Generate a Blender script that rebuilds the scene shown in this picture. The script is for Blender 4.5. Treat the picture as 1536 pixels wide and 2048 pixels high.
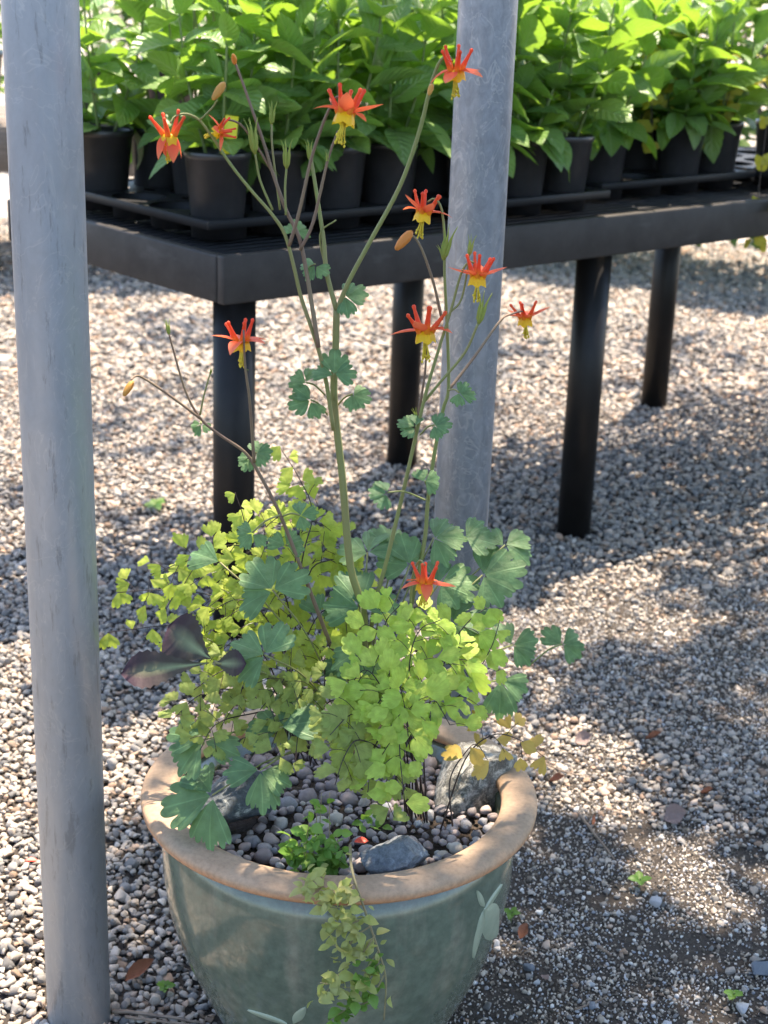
import bpy, bmesh, math, random
import numpy as np
from mathutils import Vector, Matrix, Euler, noise

for o in list(bpy.data.objects):
    bpy.data.objects.remove(o)
SC = bpy.context.scene
COL = SC.collection
RNG = random.Random(7)
R = math.radians

# ------------------------------------------------------------------ camera
CAM_H, PITCH, ROLL, FPX = 1.30, R(18.9), R(2.05), 3200.0
cd = bpy.data.cameras.new('camera')
cam = bpy.data.objects.new('camera', cd); COL.objects.link(cam)
cd.sensor_fit = 'VERTICAL'; cd.sensor_height = 36.0; cd.lens = 36.0 * FPX / 2048.0
cd.clip_start = 0.05; cd.clip_end = 400
CAM_M = Euler((math.pi/2 - PITCH, 0, 0)).to_matrix() @ Matrix.Rotation(ROLL, 3, 'Z')
cam.matrix_world = Matrix.Translation((0, 0, CAM_H)) @ CAM_M.to_4x4()
cd.dof.use_dof = True; cd.dof.focus_distance = 1.80; cd.dof.aperture_fstop = 9.5
SC.camera = cam

# ------------------------------------------------------------------ world, sun, exposure
SUN_DIR = Vector((0.142, 0.324, 1.0)).normalized()
EL = math.asin(SUN_DIR.z); AZ = math.atan2(SUN_DIR.x, SUN_DIR.y)
W = bpy.data.worlds.new('World'); SC.world = W; W.use_nodes = True
wn = W.node_tree.nodes; wl = W.node_tree.links
sky = wn.new('ShaderNodeTexSky'); sky.sky_type = 'NISHITA'; sky.sun_disc = False
sky.sun_elevation = EL; sky.sun_rotation = AZ
sky.air_density = 1.0; sky.dust_density = 1.5; sky.ozone_density = 1.0
bg = wn['Background']; bg.inputs[1].default_value = 0.15
wl.new(sky.outputs[0], bg.inputs[0])
sl = bpy.data.lights.new('sun', 'SUN'); sl.energy = 5.0; sl.angle = R(0.53); sl.color = (1.0, 0.85, 0.68)
so = bpy.data.objects.new('sun', sl); COL.objects.link(so)
so.rotation_mode = 'QUATERNION'; so.rotation_quaternion = SUN_DIR.to_track_quat('Z', 'Y'); so.location = (1, 3, 8)
vs = SC.view_settings
vs.view_transform = 'Standard'; vs.look = 'None'; vs.exposure = 1.80; vs.gamma = 1.0; vs.use_curve_mapping = False
SC.cycles.max_bounces = 6; SC.cycles.diffuse_bounces = 3; SC.cycles.glossy_bounces = 2; SC.cycles.transmission_bounces = 3
SC.cycles.use_adaptive_sampling = True; SC.cycles.adaptive_threshold = 0.02
try:
    SC.cycles.use_denoising = True
    SC.cycles.denoiser = 'OPENIMAGEDENOISE'
except Exception:
    pass

# ------------------------------------------------------------------ helpers
def ray(x, y):
    return CAM_M @ Vector(((x - 768) / FPX, -(y - 1024) / FPX, -1.0))
def at(x, y, Y):                      # point on the sight line at depth Y along the ground
    d = ray(x, y); return Vector((0, 0, CAM_H)) + d * (Y / d.y)
def onz(x, y, z):                     # point on the sight line at height z
    d = ray(x, y); return Vector((0, 0, CAM_H)) + d * ((z - CAM_H) / d.z)
CAM_MI = CAM_M.transposed()
def proj(p):
    q = CAM_MI @ (Vector(p) - Vector((0, 0, CAM_H)))
    return 768 - FPX * q.x / q.z, 1024 + FPX * q.y / q.z, -q.z

WM = {}
def ob(name, data, parent=None, m=None, **props):
    o = bpy.data.objects.new(name, data); COL.objects.link(o)
    m = m.copy() if m is not None else Matrix.Identity(4)
    WM[o.name] = m
    if parent is not None:
        o.parent = parent
        o.matrix_basis = WM[parent.name].inverted() @ m
    else:
        o.matrix_basis = m
    for k, v in props.items():
        o[k] = v
    return o
def thing(name, label, cat, loc=(0, 0, 0), group=None):
    o = ob(name, None, None, Matrix.Translation(loc)); o['label'] = label; o['category'] = cat
    o.empty_display_size = 0.05
    if group: o['group'] = group
    return o
def T(v): return Matrix.Translation(v)
def S(x, y=None, z=None):
    y = x if y is None else y; z = x if z is None else z
    return Matrix.Diagonal((x, y, z, 1))
def frame(x, z, loc=(0, 0, 0), s=1.0):  # local X along x, local Z near z
    x = Vector(x).normalized(); z = Vector(z)
    y = z.cross(x)
    if y.length < 1e-5: y = Vector((0, 1, 0)).cross(x)
    y.normalize(); z = x.cross(y)
    m = Matrix((x, y, z)).transposed().to_4x4()
    return T(loc) @ m @ S(s)
def me_from(name, verts, faces, mat, smooth=True, uv=None):
    me = bpy.data.meshes.new(name)
    me.from_pydata([tuple(v) for v in verts], [], faces)
    if mat is not None: me.materials.append(mat)
    if smooth: me.polygons.foreach_set('use_smooth', [True] * len(me.polygons))
    if uv is not None:
        l = me.uv_layers.new(name='UVMap')
        for lp in me.loops: l.data[lp.index].uv = uv[lp.vertex_index]
    me.update(); return me
class MB:
    def __init__(s): s.v = []; s.f = []
    def add(s, verts, faces):
        n = len(s.v); s.v += [Vector(v) for v in verts]; s.f += [tuple(i + n for i in f) for f in faces]; return s
    def box(s, a, b):
        x0, y0, z0 = a; x1, y1, z1 = b
        return s.add([(x0,y0,z0),(x1,y0,z0),(x1,y1,z0),(x0,y1,z0),(x0,y0,z1),(x1,y0,z1),(x1,y1,z1),(x0,y1,z1)],
                     [(0,3,2,1),(4,5,6,7),(0,1,5,4),(1,2,6,5),(2,3,7,6),(3,0,4,7)])
    def tube(s, pts, rad, n=6, cap=True):
        pts = [Vector(p) for p in pts]; base = len(s.v); m = len(pts)
        ref = Vector((0.31, 0.93, 0.2))
        for i, p in enumerate(pts):
            t = (pts[min(i+1, m-1)] - pts[max(i-1, 0)]).normalized()
            a = t.cross(ref).normalized(); b = t.cross(a)
            r = rad[i] if isinstance(rad, (list, tuple)) else rad
            for k in range(n):
                an = 2*math.pi*k/n
                s.v.append(p + (a*math.cos(an) + b*math.sin(an))*r)
        for i in range(m-1):
            for k in range(n):
                k2 = (k+1) % n
                s.f.append((base+i*n+k, base+i*n+k2, base+(i+1)*n+k2, base+(i+1)*n+k))
        if cap:
            s.f.append(tuple(base+k for k in reversed(range(n)))); s.f.append(tuple(base+(m-1)*n+k for k in range(n)))
        return s
    def lathe(s, prof, n=48, closed=False):
        base = len(s.v); m = len(prof)
        for r, z in prof:
            for k in range(n):
                an = 2*math.pi*k/n; s.v.append(Vector((r*math.cos(an), r*math.sin(an), z)))
        rng = range(m if closed else m-1)
        for i in rng:
            j = (i+1) % m
            for k in range(n):
                k2 = (k+1) % n
                s.f.append((base+i*n+k, base+i*n+k2, base+j*n+k2, base+j*n+k))
        return s
    def mesh(s, name, mat, smooth=True): return me_from(name, s.v, s.f, mat, smooth)
def bevelled(me, w, seg=2):
    bm = bmesh.new(); bm.from_mesh(me)
    bmesh.ops.bevel(bm, geom=bm.edges[:], offset=w, segments=seg, affect='EDGES', profile=0.5)
    bm.to_mesh(me); bm.free(); return me
def spline(pts, n=6):                 # Catmull-Rom through pts
    P = [Vector(p) for p in pts]
    if len(P) < 3: return [P[0].lerp(P[-1], i/n) for i in range(n+1)]
    Q = [2*P[0]-P[1]] + P + [2*P[-1]-P[-2]]; out = []
    for i in range(1, len(Q)-2):
        a, b, c, d = Q[i-1], Q[i], Q[i+1], Q[i+2]
        for k in range(n):
            t = k/n
            out.append(0.5*((2*b) + (c-a)*t + (2*a-5*b+4*c-d)*t*t + (3*b-a-3*c+d)*t**3))
    out.append(P[-1]); return out
def rv(a=1.0): return Vector((RNG.uniform(-a, a), RNG.uniform(-a, a), RNG.uniform(-a, a)))

# ------------------------------------------------------------------ materials
def new_mat(name):
    m = bpy.data.materials.new(name); m.use_nodes = True
    nt = m.node_tree; b = nt.nodes['Principled BSDF']
    return m, nt, b, nt.nodes['Material Output']
def N(nt, t, **kw):
    n = nt.nodes.new(t)
    for k, v in kw.items(): setattr(n, k, v)
    return n
def ramp(nt, stops, interp='LINEAR'):
    r = N(nt, 'ShaderNodeValToRGB'); r.color_ramp.interpolation = interp
    e = r.color_ramp.elements
    while len(e) < len(stops): e.new(0.5)
    for i, (p, c) in enumerate(stops): e[i].position = p; e[i].color = (*c, 1) if len(c) == 3 else c
    return r
def noise_n(nt, scale, detail=4, rough=0.55, coord='Object', stretch=None, dist=0.0):
    tc = N(nt, 'ShaderNodeTexCoord'); n = N(nt, 'ShaderNodeTexNoise')
    n.inputs['Scale'].default_value = scale; n.inputs['Detail'].default_value = detail
    n.inputs['Roughness'].default_value = rough; n.inputs['Distortion'].default_value = dist
    src = tc.outputs[coord]
    if stretch:
        mp = N(nt, 'ShaderNodeMapping'); mp.inputs['Scale'].default_value = stretch
        nt.links.new(src, mp.inputs[0]); src = mp.outputs[0]
    nt.links.new(src, n.inputs['Vector']); return n
def mixc(nt, fac, a, b, blend='MIX'):
    m = N(nt, 'ShaderNodeMix', data_type='RGBA', blend_type=blend)
    for s, v in ((m.inputs[0], fac), (m.inputs[6], a), (m.inputs[7], b)):
        if hasattr(v, 'is_linked'): nt.links.new(v, s)
        elif isinstance(v, (int, float)): s.default_value = v
        else: s.default_value = (*v, 1)
    return m.outputs[2]
def math_n(nt, op, a, b=None):
    m = N(nt, 'ShaderNodeMath', operation=op)
    for s, v in ((m.inputs[0], a), (m.inputs[1], b)):
        if v is None: continue
        if hasattr(v, 'is_linked'): nt.links.new(v, s)
        else: s.default_value = v
    return m.outputs[0]
def bump(nt, b, h, strength=0.3, dist=0.01):
    n = N(nt, 'ShaderNodeBump'); n.inputs['Strength'].default_value = strength; n.inputs['Distance'].default_value = dist
    nt.links.new(h, n.inputs['Height']); nt.links.new(n.outputs[0], b.inputs['Normal']); return n

def leaf_mat(name, ca, cb, tcol, trans=0.4, rough=0.5, veins=0.0, vein_col=None, edge=None, spec=0.35, spots=0.0, fv=0.0, zg=None):
    m, nt, b, out = new_mat(name); L = nt.links
    oi = N(nt, 'ShaderNodeObjectInfo')
    nz = noise_n(nt, 6.0, 3)
    f = math_n(nt, 'ADD', math_n(nt, 'MULTIPLY', oi.outputs['Random'], 0.75), math_n(nt, 'MULTIPLY', nz.outputs[0], 0.3))
    c = mixc(nt, f, ca, cb)
    tc = mixc(nt, f, tcol, tuple(x*0.8 for x in tcol))
    uvn = N(nt, 'ShaderNodeUVMap'); sp = N(nt, 'ShaderNodeSeparateXYZ'); L.new(uvn.outputs[0], sp.inputs[0])
    a_s = math_n(nt, 'ABSOLUTE', sp.outputs[1])
    if veins > 0:
        mid = math_n(nt, 'LESS_THAN', a_s, 0.07)
        ph = math_n(nt, 'SUBTRACT', math_n(nt, 'MULTIPLY', sp.outputs[0], 8.0), math_n(nt, 'MULTIPLY', a_s, 2.2))
        fr = math_n(nt, 'FRACT', ph)
        tri = math_n(nt, 'ABSOLUTE', math_n(nt, 'SUBTRACT', fr, 0.5))
        lat = math_n(nt, 'GREATER_THAN', tri, 0.44)
        vv = math_n(nt, 'MAXIMUM', mid, math_n(nt, 'MULTIPLY', lat, 0.55))
        c = mixc(nt, math_n(nt, 'MULTIPLY', vv, veins), c, vein_col or tuple(min(1, x*1.9+.03) for x in ca))
        hh = math_n(nt, 'ADD', tri, math_n(nt, 'MULTIPLY', mid, -0.5))
        bump(nt, b, math_n(nt, 'ADD', math_n(nt, 'MULTIPLY', hh, -1.0), math_n(nt, 'MULTIPLY', nz.outputs[0], 0.4)), 0.6, 0.006)
    if fv != 0:
        fr_ = math_n(nt, 'ABSOLUTE', math_n(nt, 'SUBTRACT', math_n(nt, 'FRACT', math_n(nt, 'ADD', math_n(nt, 'MULTIPLY', sp.outputs[1], 5.5 if fv > 0 else 1.5), .5)), .5))
        mr_ = N(nt, 'ShaderNodeMapRange'); mr_.inputs[1].default_value = 0.0; mr_.inputs[2].default_value = .22 if fv > 0 else .07; mr_.inputs[3].default_value = 1.0; mr_.inputs[4].default_value = 0.0
        L.new(fr_, mr_.inputs[0])
        c = mixc(nt, math_n(nt, 'MULTIPLY', mr_.outputs[0], abs(fv)), c, tuple(x*.5 for x in ca) if fv > 0 else tuple(min(1, x*2.2) for x in cb))
        pt = noise_n(nt, 2.2, 2); pr_ = ramp(nt, [(.35, (.72, .72, .72)), (.65, (1.18, 1.18, 1.18))]); L.new(pt.outputs[0], pr_.inputs[0])
        c = mixc(nt, 1.0, c, pr_.outputs[0], 'MULTIPLY')
        bump(nt, b, math_n(nt, 'ADD', mr_.outputs[0], nz.outputs[0]), .2, .012)
    if zg is not None:
        tcz = N(nt, 'ShaderNodeTexCoord'); sz_n = N(nt, 'ShaderNodeSeparateXYZ'); L.new(tcz.outputs['Object'], sz_n.inputs[0])
        mz = N(nt, 'ShaderNodeMapRange'); mz.inputs[1].default_value = zg[0]; mz.inputs[2].default_value = zg[1]; L.new(sz_n.outputs[2], mz.inputs[0])
        c = mixc(nt, mz.outputs[0], zg[2], c); tc = mixc(nt, mz.outputs[0], zg[2], tc)
    if veins < 0:
        md = N(nt, 'ShaderNodeMapRange'); md.inputs[1].default_value = .0; md.inputs[2].default_value = .5; md.inputs[3].default_value = -veins; md.inputs[4].default_value = 0
        L.new(a_s, md.inputs[0]); midm = math_n(nt, 'MULTIPLY', md.outputs[0], math_n(nt, 'SUBTRACT', 1.0, sp.outputs[0]))
        bump(nt, b, nz.outputs[0], .4, .004)
    if edge is not None:
        c = mixc(nt, math_n(nt, 'POWER', sp.outputs[0], 1.5), c, edge)
        tc = mixc(nt, math_n(nt, 'POWER', sp.outputs[0], 1.5), tc, edge)
    if veins < 0: c = mixc(nt, midm, c, vein_col)
    if spots > 0:
        n2 = noise_n(nt, 18.0, 3); r2 = ramp(nt, [(0.62, (0, 0, 0)), (0.72, (1, 1, 1))]); L.new(n2.outputs[0], r2.inputs[0])
        c = mixc(nt, math_n(nt, 'MULTIPLY', r2.outputs[0], spots), c, (0.25, 0.13, 0.04))
    geo = N(nt, 'ShaderNodeNewGeometry')
    c = mixc(nt, math_n(nt, 'MULTIPLY', geo.outputs['Backfacing'], 0.35), c, tuple(min(1, x*1.5+.02) for x in ca))
    L.new(c, b.inputs['Base Color']); b.inputs['Roughness'].default_value = rough
    b.inputs['Specular IOR Level'].default_value = spec
    tr = N(nt, 'ShaderNodeBsdfTranslucent'); L.new(tc, tr.inputs[0])
    mx = N(nt, 'ShaderNodeMixShader'); mx.inputs[0].default_value = trans
    L.new(b.outputs[0], mx.inputs[1]); L.new(tr.outputs[0], mx.inputs[2]); L.new(mx.outputs[0], out.inputs[0])
    return m
def simple_mat(name, ca, cb=None, scale=20, rough=0.6, metal=0.0, bmp=0.0, spec=0.5, coat=0.0, rnd=0.0, stretch=None, bd=0.01):
    m, nt, b, out = new_mat(name); cb = cb or ca
    nz = noise_n(nt, scale, 5, stretch=stretch)
    rp = ramp(nt, [(0.3, ca), (0.7, cb)]); nt.links.new(nz.outputs[0], rp.inputs[0]); c = rp.outputs[0]
    if rnd:
        oi = N(nt, 'ShaderNodeObjectInfo')
        c = mixc(nt, math_n(nt, 'MULTIPLY', oi.outputs['Random'], rnd), c, cb)
    nt.links.new(c, b.inputs['Base Color']); b.inputs['Roughness'].default_value = rough; b.inputs['Metallic'].default_value = metal
    b.inputs['Specular IOR Level'].default_value = spec; b.inputs['Coat Weight'].default_value = coat
    if bmp: bump(nt, b, nz.outputs[0], bmp, bd)
    return m
def stone_mat(name, stops, speck=0.35, rough=0.75, scale=120):
    m, nt, b, out = new_mat(name)
    oi = N(nt, 'ShaderNodeObjectInfo')
    rp = ramp(nt, stops); nt.links.new(oi.outputs['Random'], rp.inputs[0])
    nz = noise_n(nt, scale, 5, 0.7); r2 = ramp(nt, [(0.35, (0.45, 0.45, 0.45)), (0.5, (1, 1, 1)), (0.68, (1.5, 1.5, 1.5))])
    nt.links.new(nz.outputs[0], r2.inputs[0])
    c = mixc(nt, speck, rp.outputs[0], mixc(nt, 1.0, rp.outputs[0], r2.outputs[0], 'MULTIPLY'))
    nt.links.new(c, b.inputs['Base Color']); b.inputs['Roughness'].default_value = rough
    b.inputs['Specular IOR Level'].default_value = 0.3
    bump(nt, b, nz.outputs[0], 0.3, 0.002)
    return m
M = {}
GR = [(0.0, (.10,.097,.095)), (.10, (.17,.163,.155)), (.22, (.26,.243,.222)), (.34, (.38,.325,.265)), (.45, (.20,.195,.19)),
      (.56, (.43,.355,.28)), (.66, (.31,.28,.25)), (.76, (.47,.41,.345)), (.86, (.19,.135,.095)), (.92, (.40,.275,.195)), (1.0, (.54,.49,.43))]
M['gravel'] = stone_mat('gravel_stone', GR, 0.4, 0.85, 60)
M['grit'] = stone_mat('grit_stone', [(0, (.10,.085,.07)), (.2, (.2,.165,.13)), (.4, (.42,.36,.29)), (.65, (.58,.51,.43)), (.8, (.30,.31,.34)), (1, (.74,.70,.64))], 0.3, 0.8, 60)
M['pebble'] = stone_mat('river_pebble', [(0, (.13,.12,.125)), (.2, (.28,.225,.215)), (.38, (.37,.31,.29)), (.52, (.20,.21,.235)), (.66, (.45,.37,.34)), (.78, (.24,.195,.19)), (.88, (.48,.43,.36)), (1, (.33,.33,.345))], 0.45, 0.5, 70)
def soil_ground():
    m, nt, b, out = new_mat('ground_soil'); L = nt.links
    n1 = noise_n(nt, 3.0, 6); n2 = noise_n(nt, 90.0, 5, 0.7)
    tc = N(nt, 'ShaderNodeTexCoord'); vo = N(nt, 'ShaderNodeTexVoronoi'); vo.inputs['Scale'].default_value = 75
    L.new(tc.outputs['Object'], vo.inputs['Vector'])
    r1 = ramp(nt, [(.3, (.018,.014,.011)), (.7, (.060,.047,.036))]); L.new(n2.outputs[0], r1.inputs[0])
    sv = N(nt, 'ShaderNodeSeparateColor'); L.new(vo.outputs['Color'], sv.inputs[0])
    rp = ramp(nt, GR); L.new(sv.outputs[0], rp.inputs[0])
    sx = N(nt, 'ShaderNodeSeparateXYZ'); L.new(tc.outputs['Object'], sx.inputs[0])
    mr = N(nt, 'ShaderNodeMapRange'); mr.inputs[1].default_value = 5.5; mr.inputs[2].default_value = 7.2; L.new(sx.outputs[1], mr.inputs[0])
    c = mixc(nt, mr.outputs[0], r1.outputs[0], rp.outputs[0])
    L.new(c, b.inputs['Base Color']); b.inputs['Roughness'].default_value = 0.95
    bump(nt, b, math_n(nt, 'ADD', n2.outputs[0], math_n(nt, 'MULTIPLY', n1.outputs[0], 2)), 0.6, 0.01)
    return m
M['soil'] = soil_ground()
M['potsoil'] = simple_mat('potting_soil', (.02,.015,.011), (.06,.042,.03), 120, 0.95, bmp=0.8)
def zinc(name, seed, streak, lo, hi, tint):
    m, nt, b, out = new_mat(name); L = nt.links
    tc = N(nt, 'ShaderNodeTexCoord'); mp = N(nt, 'ShaderNodeMapping'); mp.inputs['Location'].default_value = (seed, seed*2, 0)
    L.new(tc.outputs['Object'], mp.inputs[0])
    def nz(sc, st, det=5, ro=0.6, di=0.0):
        m2 = N(nt, 'ShaderNodeMapping'); m2.inputs['Scale'].default_value = st; L.new(mp.outputs[0], m2.inputs[0])
        n = N(nt, 'ShaderNodeTexNoise'); n.inputs['Scale'].default_value = sc; n.inputs['Detail'].default_value = det
        n.inputs['Roughness'].default_value = ro; n.inputs['Distortion'].default_value = di
        L.new(m2.outputs[0], n.inputs['Vector']); return n.outputs[0]
    sp = ramp(nt, [(.34, tuple(x*lo for x in tint)), (.5, tint), (.66, tuple(x*hi for x in tint))]); L.new(nz(75, (1,1,.6), 5, .7, .5), sp.inputs[0])
    c = sp.outputs[0]
    s1 = ramp(nt, [(.52, (0,0,0)), (.62, (1,1,1))]); L.new(nz(9, (2.5,2.5,.28), 4), s1.inputs[0])
    c = mixc(nt, math_n(nt, 'MULTIPLY', s1.outputs[0], .28), c, (.60,.61,.62))
    s2 = ramp(nt, [(.575, (0,0,0)), (.64, (1,1,1))]); L.new(nz(55, (1.5,1.5,.22), 5, .75), s2.inputs[0])
    c = mixc(nt, math_n(nt, 'MULTIPLY', s2.outputs[0], .55*streak), c, (.16,.165,.18))
    s3 = ramp(nt, [(.485, (0,0,0)), (.5, (1,1,1)), (.515, (0,0,0))]); L.new(nz(16, (1,1,.5), 3, .6, 2.5), s3.inputs[0])
    c = mixc(nt, math_n(nt, 'MULTIPLY', s3.outputs[0], .35*(1.6-streak)), c, (.70,.71,.71))
    s4 = ramp(nt, [(.70, (0,0,0)), (.76, (1,1,1))]); L.new(nz(7, (3,3,.5), 3), s4.inputs[0])
    c = mixc(nt, math_n(nt, 'MULTIPLY', s4.outputs[0], .5), c, (.30,.22,.15))
    L.new(c, b.inputs['Base Color']); b.inputs['Metallic'].default_value = 0.38
    rr = ramp(nt, [(.3, (.34,.34,.34)), (.7, (.52,.52,.52))]); L.new(nz(30, (1,1,.6)), rr.inputs[0]); L.new(rr.outputs[0], b.inputs['Roughness'])
    bump(nt, b, nz(140, (1,1,.6)), .12, .002)
    return m
M['zincA'] = zinc('galvanised_steel_stained', 1.7, .75, .95, 1.05, (.42,.465,.525))
M['zincB'] = zinc('galvanised_steel_spangled', 5.1, 0.35, .84, 1.18, (.335,.37,.42))
def black_plastic(name, base, scuff, rough, spec=.25):
    m, nt, b, out = new_mat(name); L = nt.links
    n1 = noise_n(nt, 14, 6, .7); n2 = noise_n(nt, 5, 4, stretch=(1, 1, 3))
    r1 = ramp(nt, [(.35, base), (.75, tuple(x*1.8 for x in base))]); L.new(n1.outputs[0], r1.inputs[0])
    r2 = ramp(nt, [(.60, (0,0,0)), (.8, (1,1,1))]); L.new(n2.outputs[0], r2.inputs[0])
    c = mixc(nt, math_n(nt, 'MULTIPLY', r2.outputs[0], scuff), r1.outputs[0], (.14,.135,.13))
    L.new(c, b.inputs['Base Color']); b.inputs['Roughness'].default_value = rough; b.inputs['Specular IOR Level'].default_value = spec
    bump(nt, b, n1.outputs[0], .08, .004)
    return m
M['bench'] = black_plastic('bench_black_plastic', (.030,.0270,.0255), .6, .55)
M['leg'] = black_plastic('bench_leg_plastic', (.007,.0065,.0065), .05, .42)
M['pot'] = black_plastic('nursery_pot_plastic', (.028,.027,.028), .2, .32, .5)
M['tray'] = black_plastic('tray_plastic', (.006,.006,.007), .04, .55)
M['wood'] = simple_mat('weathered_wood', (.10,.08,.063), (.19,.155,.125), 5, .85, bmp=.3, stretch=(1.2, 8, 14))
M['screw'] = simple_mat('screw_steel', (.5,.5,.5), None, 20, .4, metal=.8)
# planter
def planter_body():
    m, nt, b, out = new_mat('green_glaze'); L = nt.links
    n1 = noise_n(nt, 5, 5, .6, dist=.6); n2 = noise_n(nt, 60, 4, .7); n3 = noise_n(nt, 9, 4, .6, stretch=(2.2, 2.2, .35))
    r1 = ramp(nt, [(.3, (.10,.125,.088)), (.55, (.14,.165,.115)), (.75, (.21,.21,.145))]); L.new(n1.outputs[0], r1.inputs[0])
    r3 = ramp(nt, [(.52, (0,0,0)), (.7, (1,1,1))]); L.new(n3.outputs[0], r3.inputs[0])
    c = mixc(nt, math_n(nt, 'MULTIPLY', r3.outputs[0], .5), r1.outputs[0], (.30,.265,.19))
    r2 = ramp(nt, [(.35, (.8,.8,.8)), (.65, (1.15,1.15,1.15))]); L.new(n2.outputs[0], r2.inputs[0])
    c = mixc(nt, 1.0, c, r2.outputs[0], 'MULTIPLY')
    L.new(c, b.inputs['Base Color']); b.inputs['Roughness'].default_value = .20
    b.inputs['Coat Weight'].default_value = .6; b.inputs['Coat Roughness'].default_value = .08
    bump(nt, b, n2.outputs[0], .06, .002); return m
def planter_rim():
    m, nt, b, out = new_mat('bare_clay_rim'); L = nt.links
    tc = N(nt, 'ShaderNodeTexCoord'); sx = N(nt, 'ShaderNodeSeparateXYZ'); L.new(tc.outputs['Object'], sx.inputs[0])
    n1 = noise_n(nt, 12, 6, .65); n2 = noise_n(nt, 150, 4, .7)
    h = math_n(nt, 'ADD', sx.outputs[2], math_n(nt, 'MULTIPLY', math_n(nt, 'SUBTRACT', n1.outputs[0], .5), .012))
    rp = ramp(nt, [(0.0, (.52,.235,.11)), (.4, (.55,.28,.145)), (.75, (.42,.275,.17)), (1, (.34,.24,.16))])
    mr = N(nt, 'ShaderNodeMapRange'); mr.inputs[1].default_value = -.022; mr.inputs[2].default_value = -.001; L.new(h, mr.inputs[0]); L.new(mr.outputs[0], rp.inputs[0])
    r2 = ramp(nt, [(.3, (.86,.86,.86)), (.7, (1.1,1.1,1.1))]); L.new(n1.outputs[0], r2.inputs[0])
    r3 = ramp(nt, [(.3, (.8,.8,.8)), (.6, (1.1,1.1,1.1))]); L.new(n2.outputs[0], r3.inputs[0])
    c = mixc(nt, 1, mixc(nt, 1, rp.outputs[0], r2.outputs[0], 'MULTIPLY'), r3.outputs[0], 'MULTIPLY')
    L.new(c, b.inputs['Base Color']); b.inputs['Roughness'].default_value = .75; b.inputs['Specular IOR Level'].default_value = .3
    bump(nt, b, n2.outputs[0], .15, .002); return m
M['glaze'] = planter_body(); M['rim'] = planter_rim()
M['motif'] = simple_mat('leaf_relief_glaze', (.27,.31,.215), (.36,.39,.27), 40, .4, coat=.2, bmp=.1)
def rock_mat(name, a, b_, c_, sc, th, rough=.7):
    m, nt, b, out = new_mat(name); L = nt.links
    n1 = noise_n(nt, sc, 6, .7, dist=.8); n2 = noise_n(nt, sc*6, 5, .75)
    r1 = ramp(nt, [(th-.06, a), (th, b_), (th+.10, c_)]); L.new(n1.outputs[0], r1.inputs[0])
    r2 = ramp(nt, [(.32, (.5,.5,.5)), (.66, (1.4,1.4,1.4))]); L.new(n2.outputs[0], r2.inputs[0])
    L.new(mixc(nt, 1, r1.outputs[0], r2.outputs[0], 'MULTIPLY'), b.inputs['Base Color']); b.inputs['Roughness'].default_value = rough
    bump(nt, b, n2.outputs[0], .5, .004); return m
M['rockA'] = rock_mat('lichen_rock', (.06,.072,.08), (.10,.115,.12), (.50,.50,.45), 30, .57)
M['rockB'] = rock_mat('granite_rock', (.10,.095,.08), (.22,.21,.18), (.38,.36,.31), 75, .5)
M['rockC'] = rock_mat('slate_rock', (.125,.14,.155), (.19,.205,.22), (.50,.51,.51), 34, .60, .55)
# plants
M['bleaf'] = leaf_mat('bench_plant_leaf', (.11,.225,.05), (.19,.31,.085), (.36,.60,.05), .38, .42, .6, (.33,.44,.2), spec=.6)
M['bstem'] = simple_mat('green_stem', (.13,.19,.05), (.2,.24,.08), 20, .6)
M['col'] = leaf_mat('columbine_leaf', (.075,.155,.075), (.145,.235,.095), (.22,.40,.10), .3, .55, 0, fv=-.4)
M['purple'] = leaf_mat('bronze_purple_leaf', (.085,.085,.05), (.065,.06,.045), (.12,.11,.07), 0.15, .65, -1.0, (.34,.40,.2), edge=(.05,.026,.04), spec=.2)
M['fernA'] = leaf_mat('yellow_fern_leaflet', (.27,.36,.05), (.43,.49,.085), (.60,.74,.09), .42, .55, 0, spots=.45, fv=.18)
M['fernB'] = leaf_mat('lime_fern_leaflet', (.28,.44,.065), (.50,.60,.11), (.66,.84,.11), .4, .55, 0, spots=.25, fv=.18)
M['fernC'] = leaf_mat('pale_fern_leaflet', (.21,.29,.065), (.34,.38,.10), (.46,.54,.12), .38, .6, 0, spots=.35, fv=.18)
M['gold'] = leaf_mat('golden_dry_leaflet', (.42,.28,.06), (.55,.40,.10), (.7,.5,.12), .35, .6, 0, spots=.8)
M['goldf'] = leaf_mat('golden_fern_leaflet', (.34,.33,.04), (.50,.44,.07), (.75,.68,.06), .4, .6, 0)
M['trail'] = leaf_mat('trailing_leaf', (.085,.20,.03), (.17,.28,.05), (.30,.50,.06), .35, .45, 0)
M['traily'] = leaf_mat('yellowing_trailing_leaf', (.27,.32,.07), (.42,.40,.16), (.55,.58,.14), .35, .5, 0, spots=.3)
M['wire'] = simple_mat('black_fern_stalk', (.012,.007,.007), (.03,.014,.012), 20, .35)
M['stem'] = simple_mat('columbine_stem', (.19,.235,.06), (.22,.19,.075), 9, .6)
M['stemr'] = simple_mat('reddish_stem', (.16,.085,.06), (.20,.15,.085), 12, .6)
M['tstem'] = simple_mat('trailing_stem', (.27,.24,.11), (.22,.17,.09), 30, .7)
M['sepal'] = leaf_mat('red_sepal', (.78,.06,.03), (.85,.12,.04), (.98,.18,.06), .38, .5, 0, edge=(.85,.22,.09))
M['spur'] = leaf_mat('red_spur', (.80,.065,.025), (.85,.14,.04), (.98,.20,.05), .35, .45, 0, zg=(-.003, .009, (.95,.42,.03)))
M['yellow'] = leaf_mat('yellow_corolla', (.92,.50,.01), (.95,.62,.015), (1.0,.74,.02), .35, .45, 0)
M['stamen'] = leaf_mat('yellow_stamen', (.78,.60,.05), (.85,.68,.07), (.95,.8,.1), .25, .5, 0)
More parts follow.
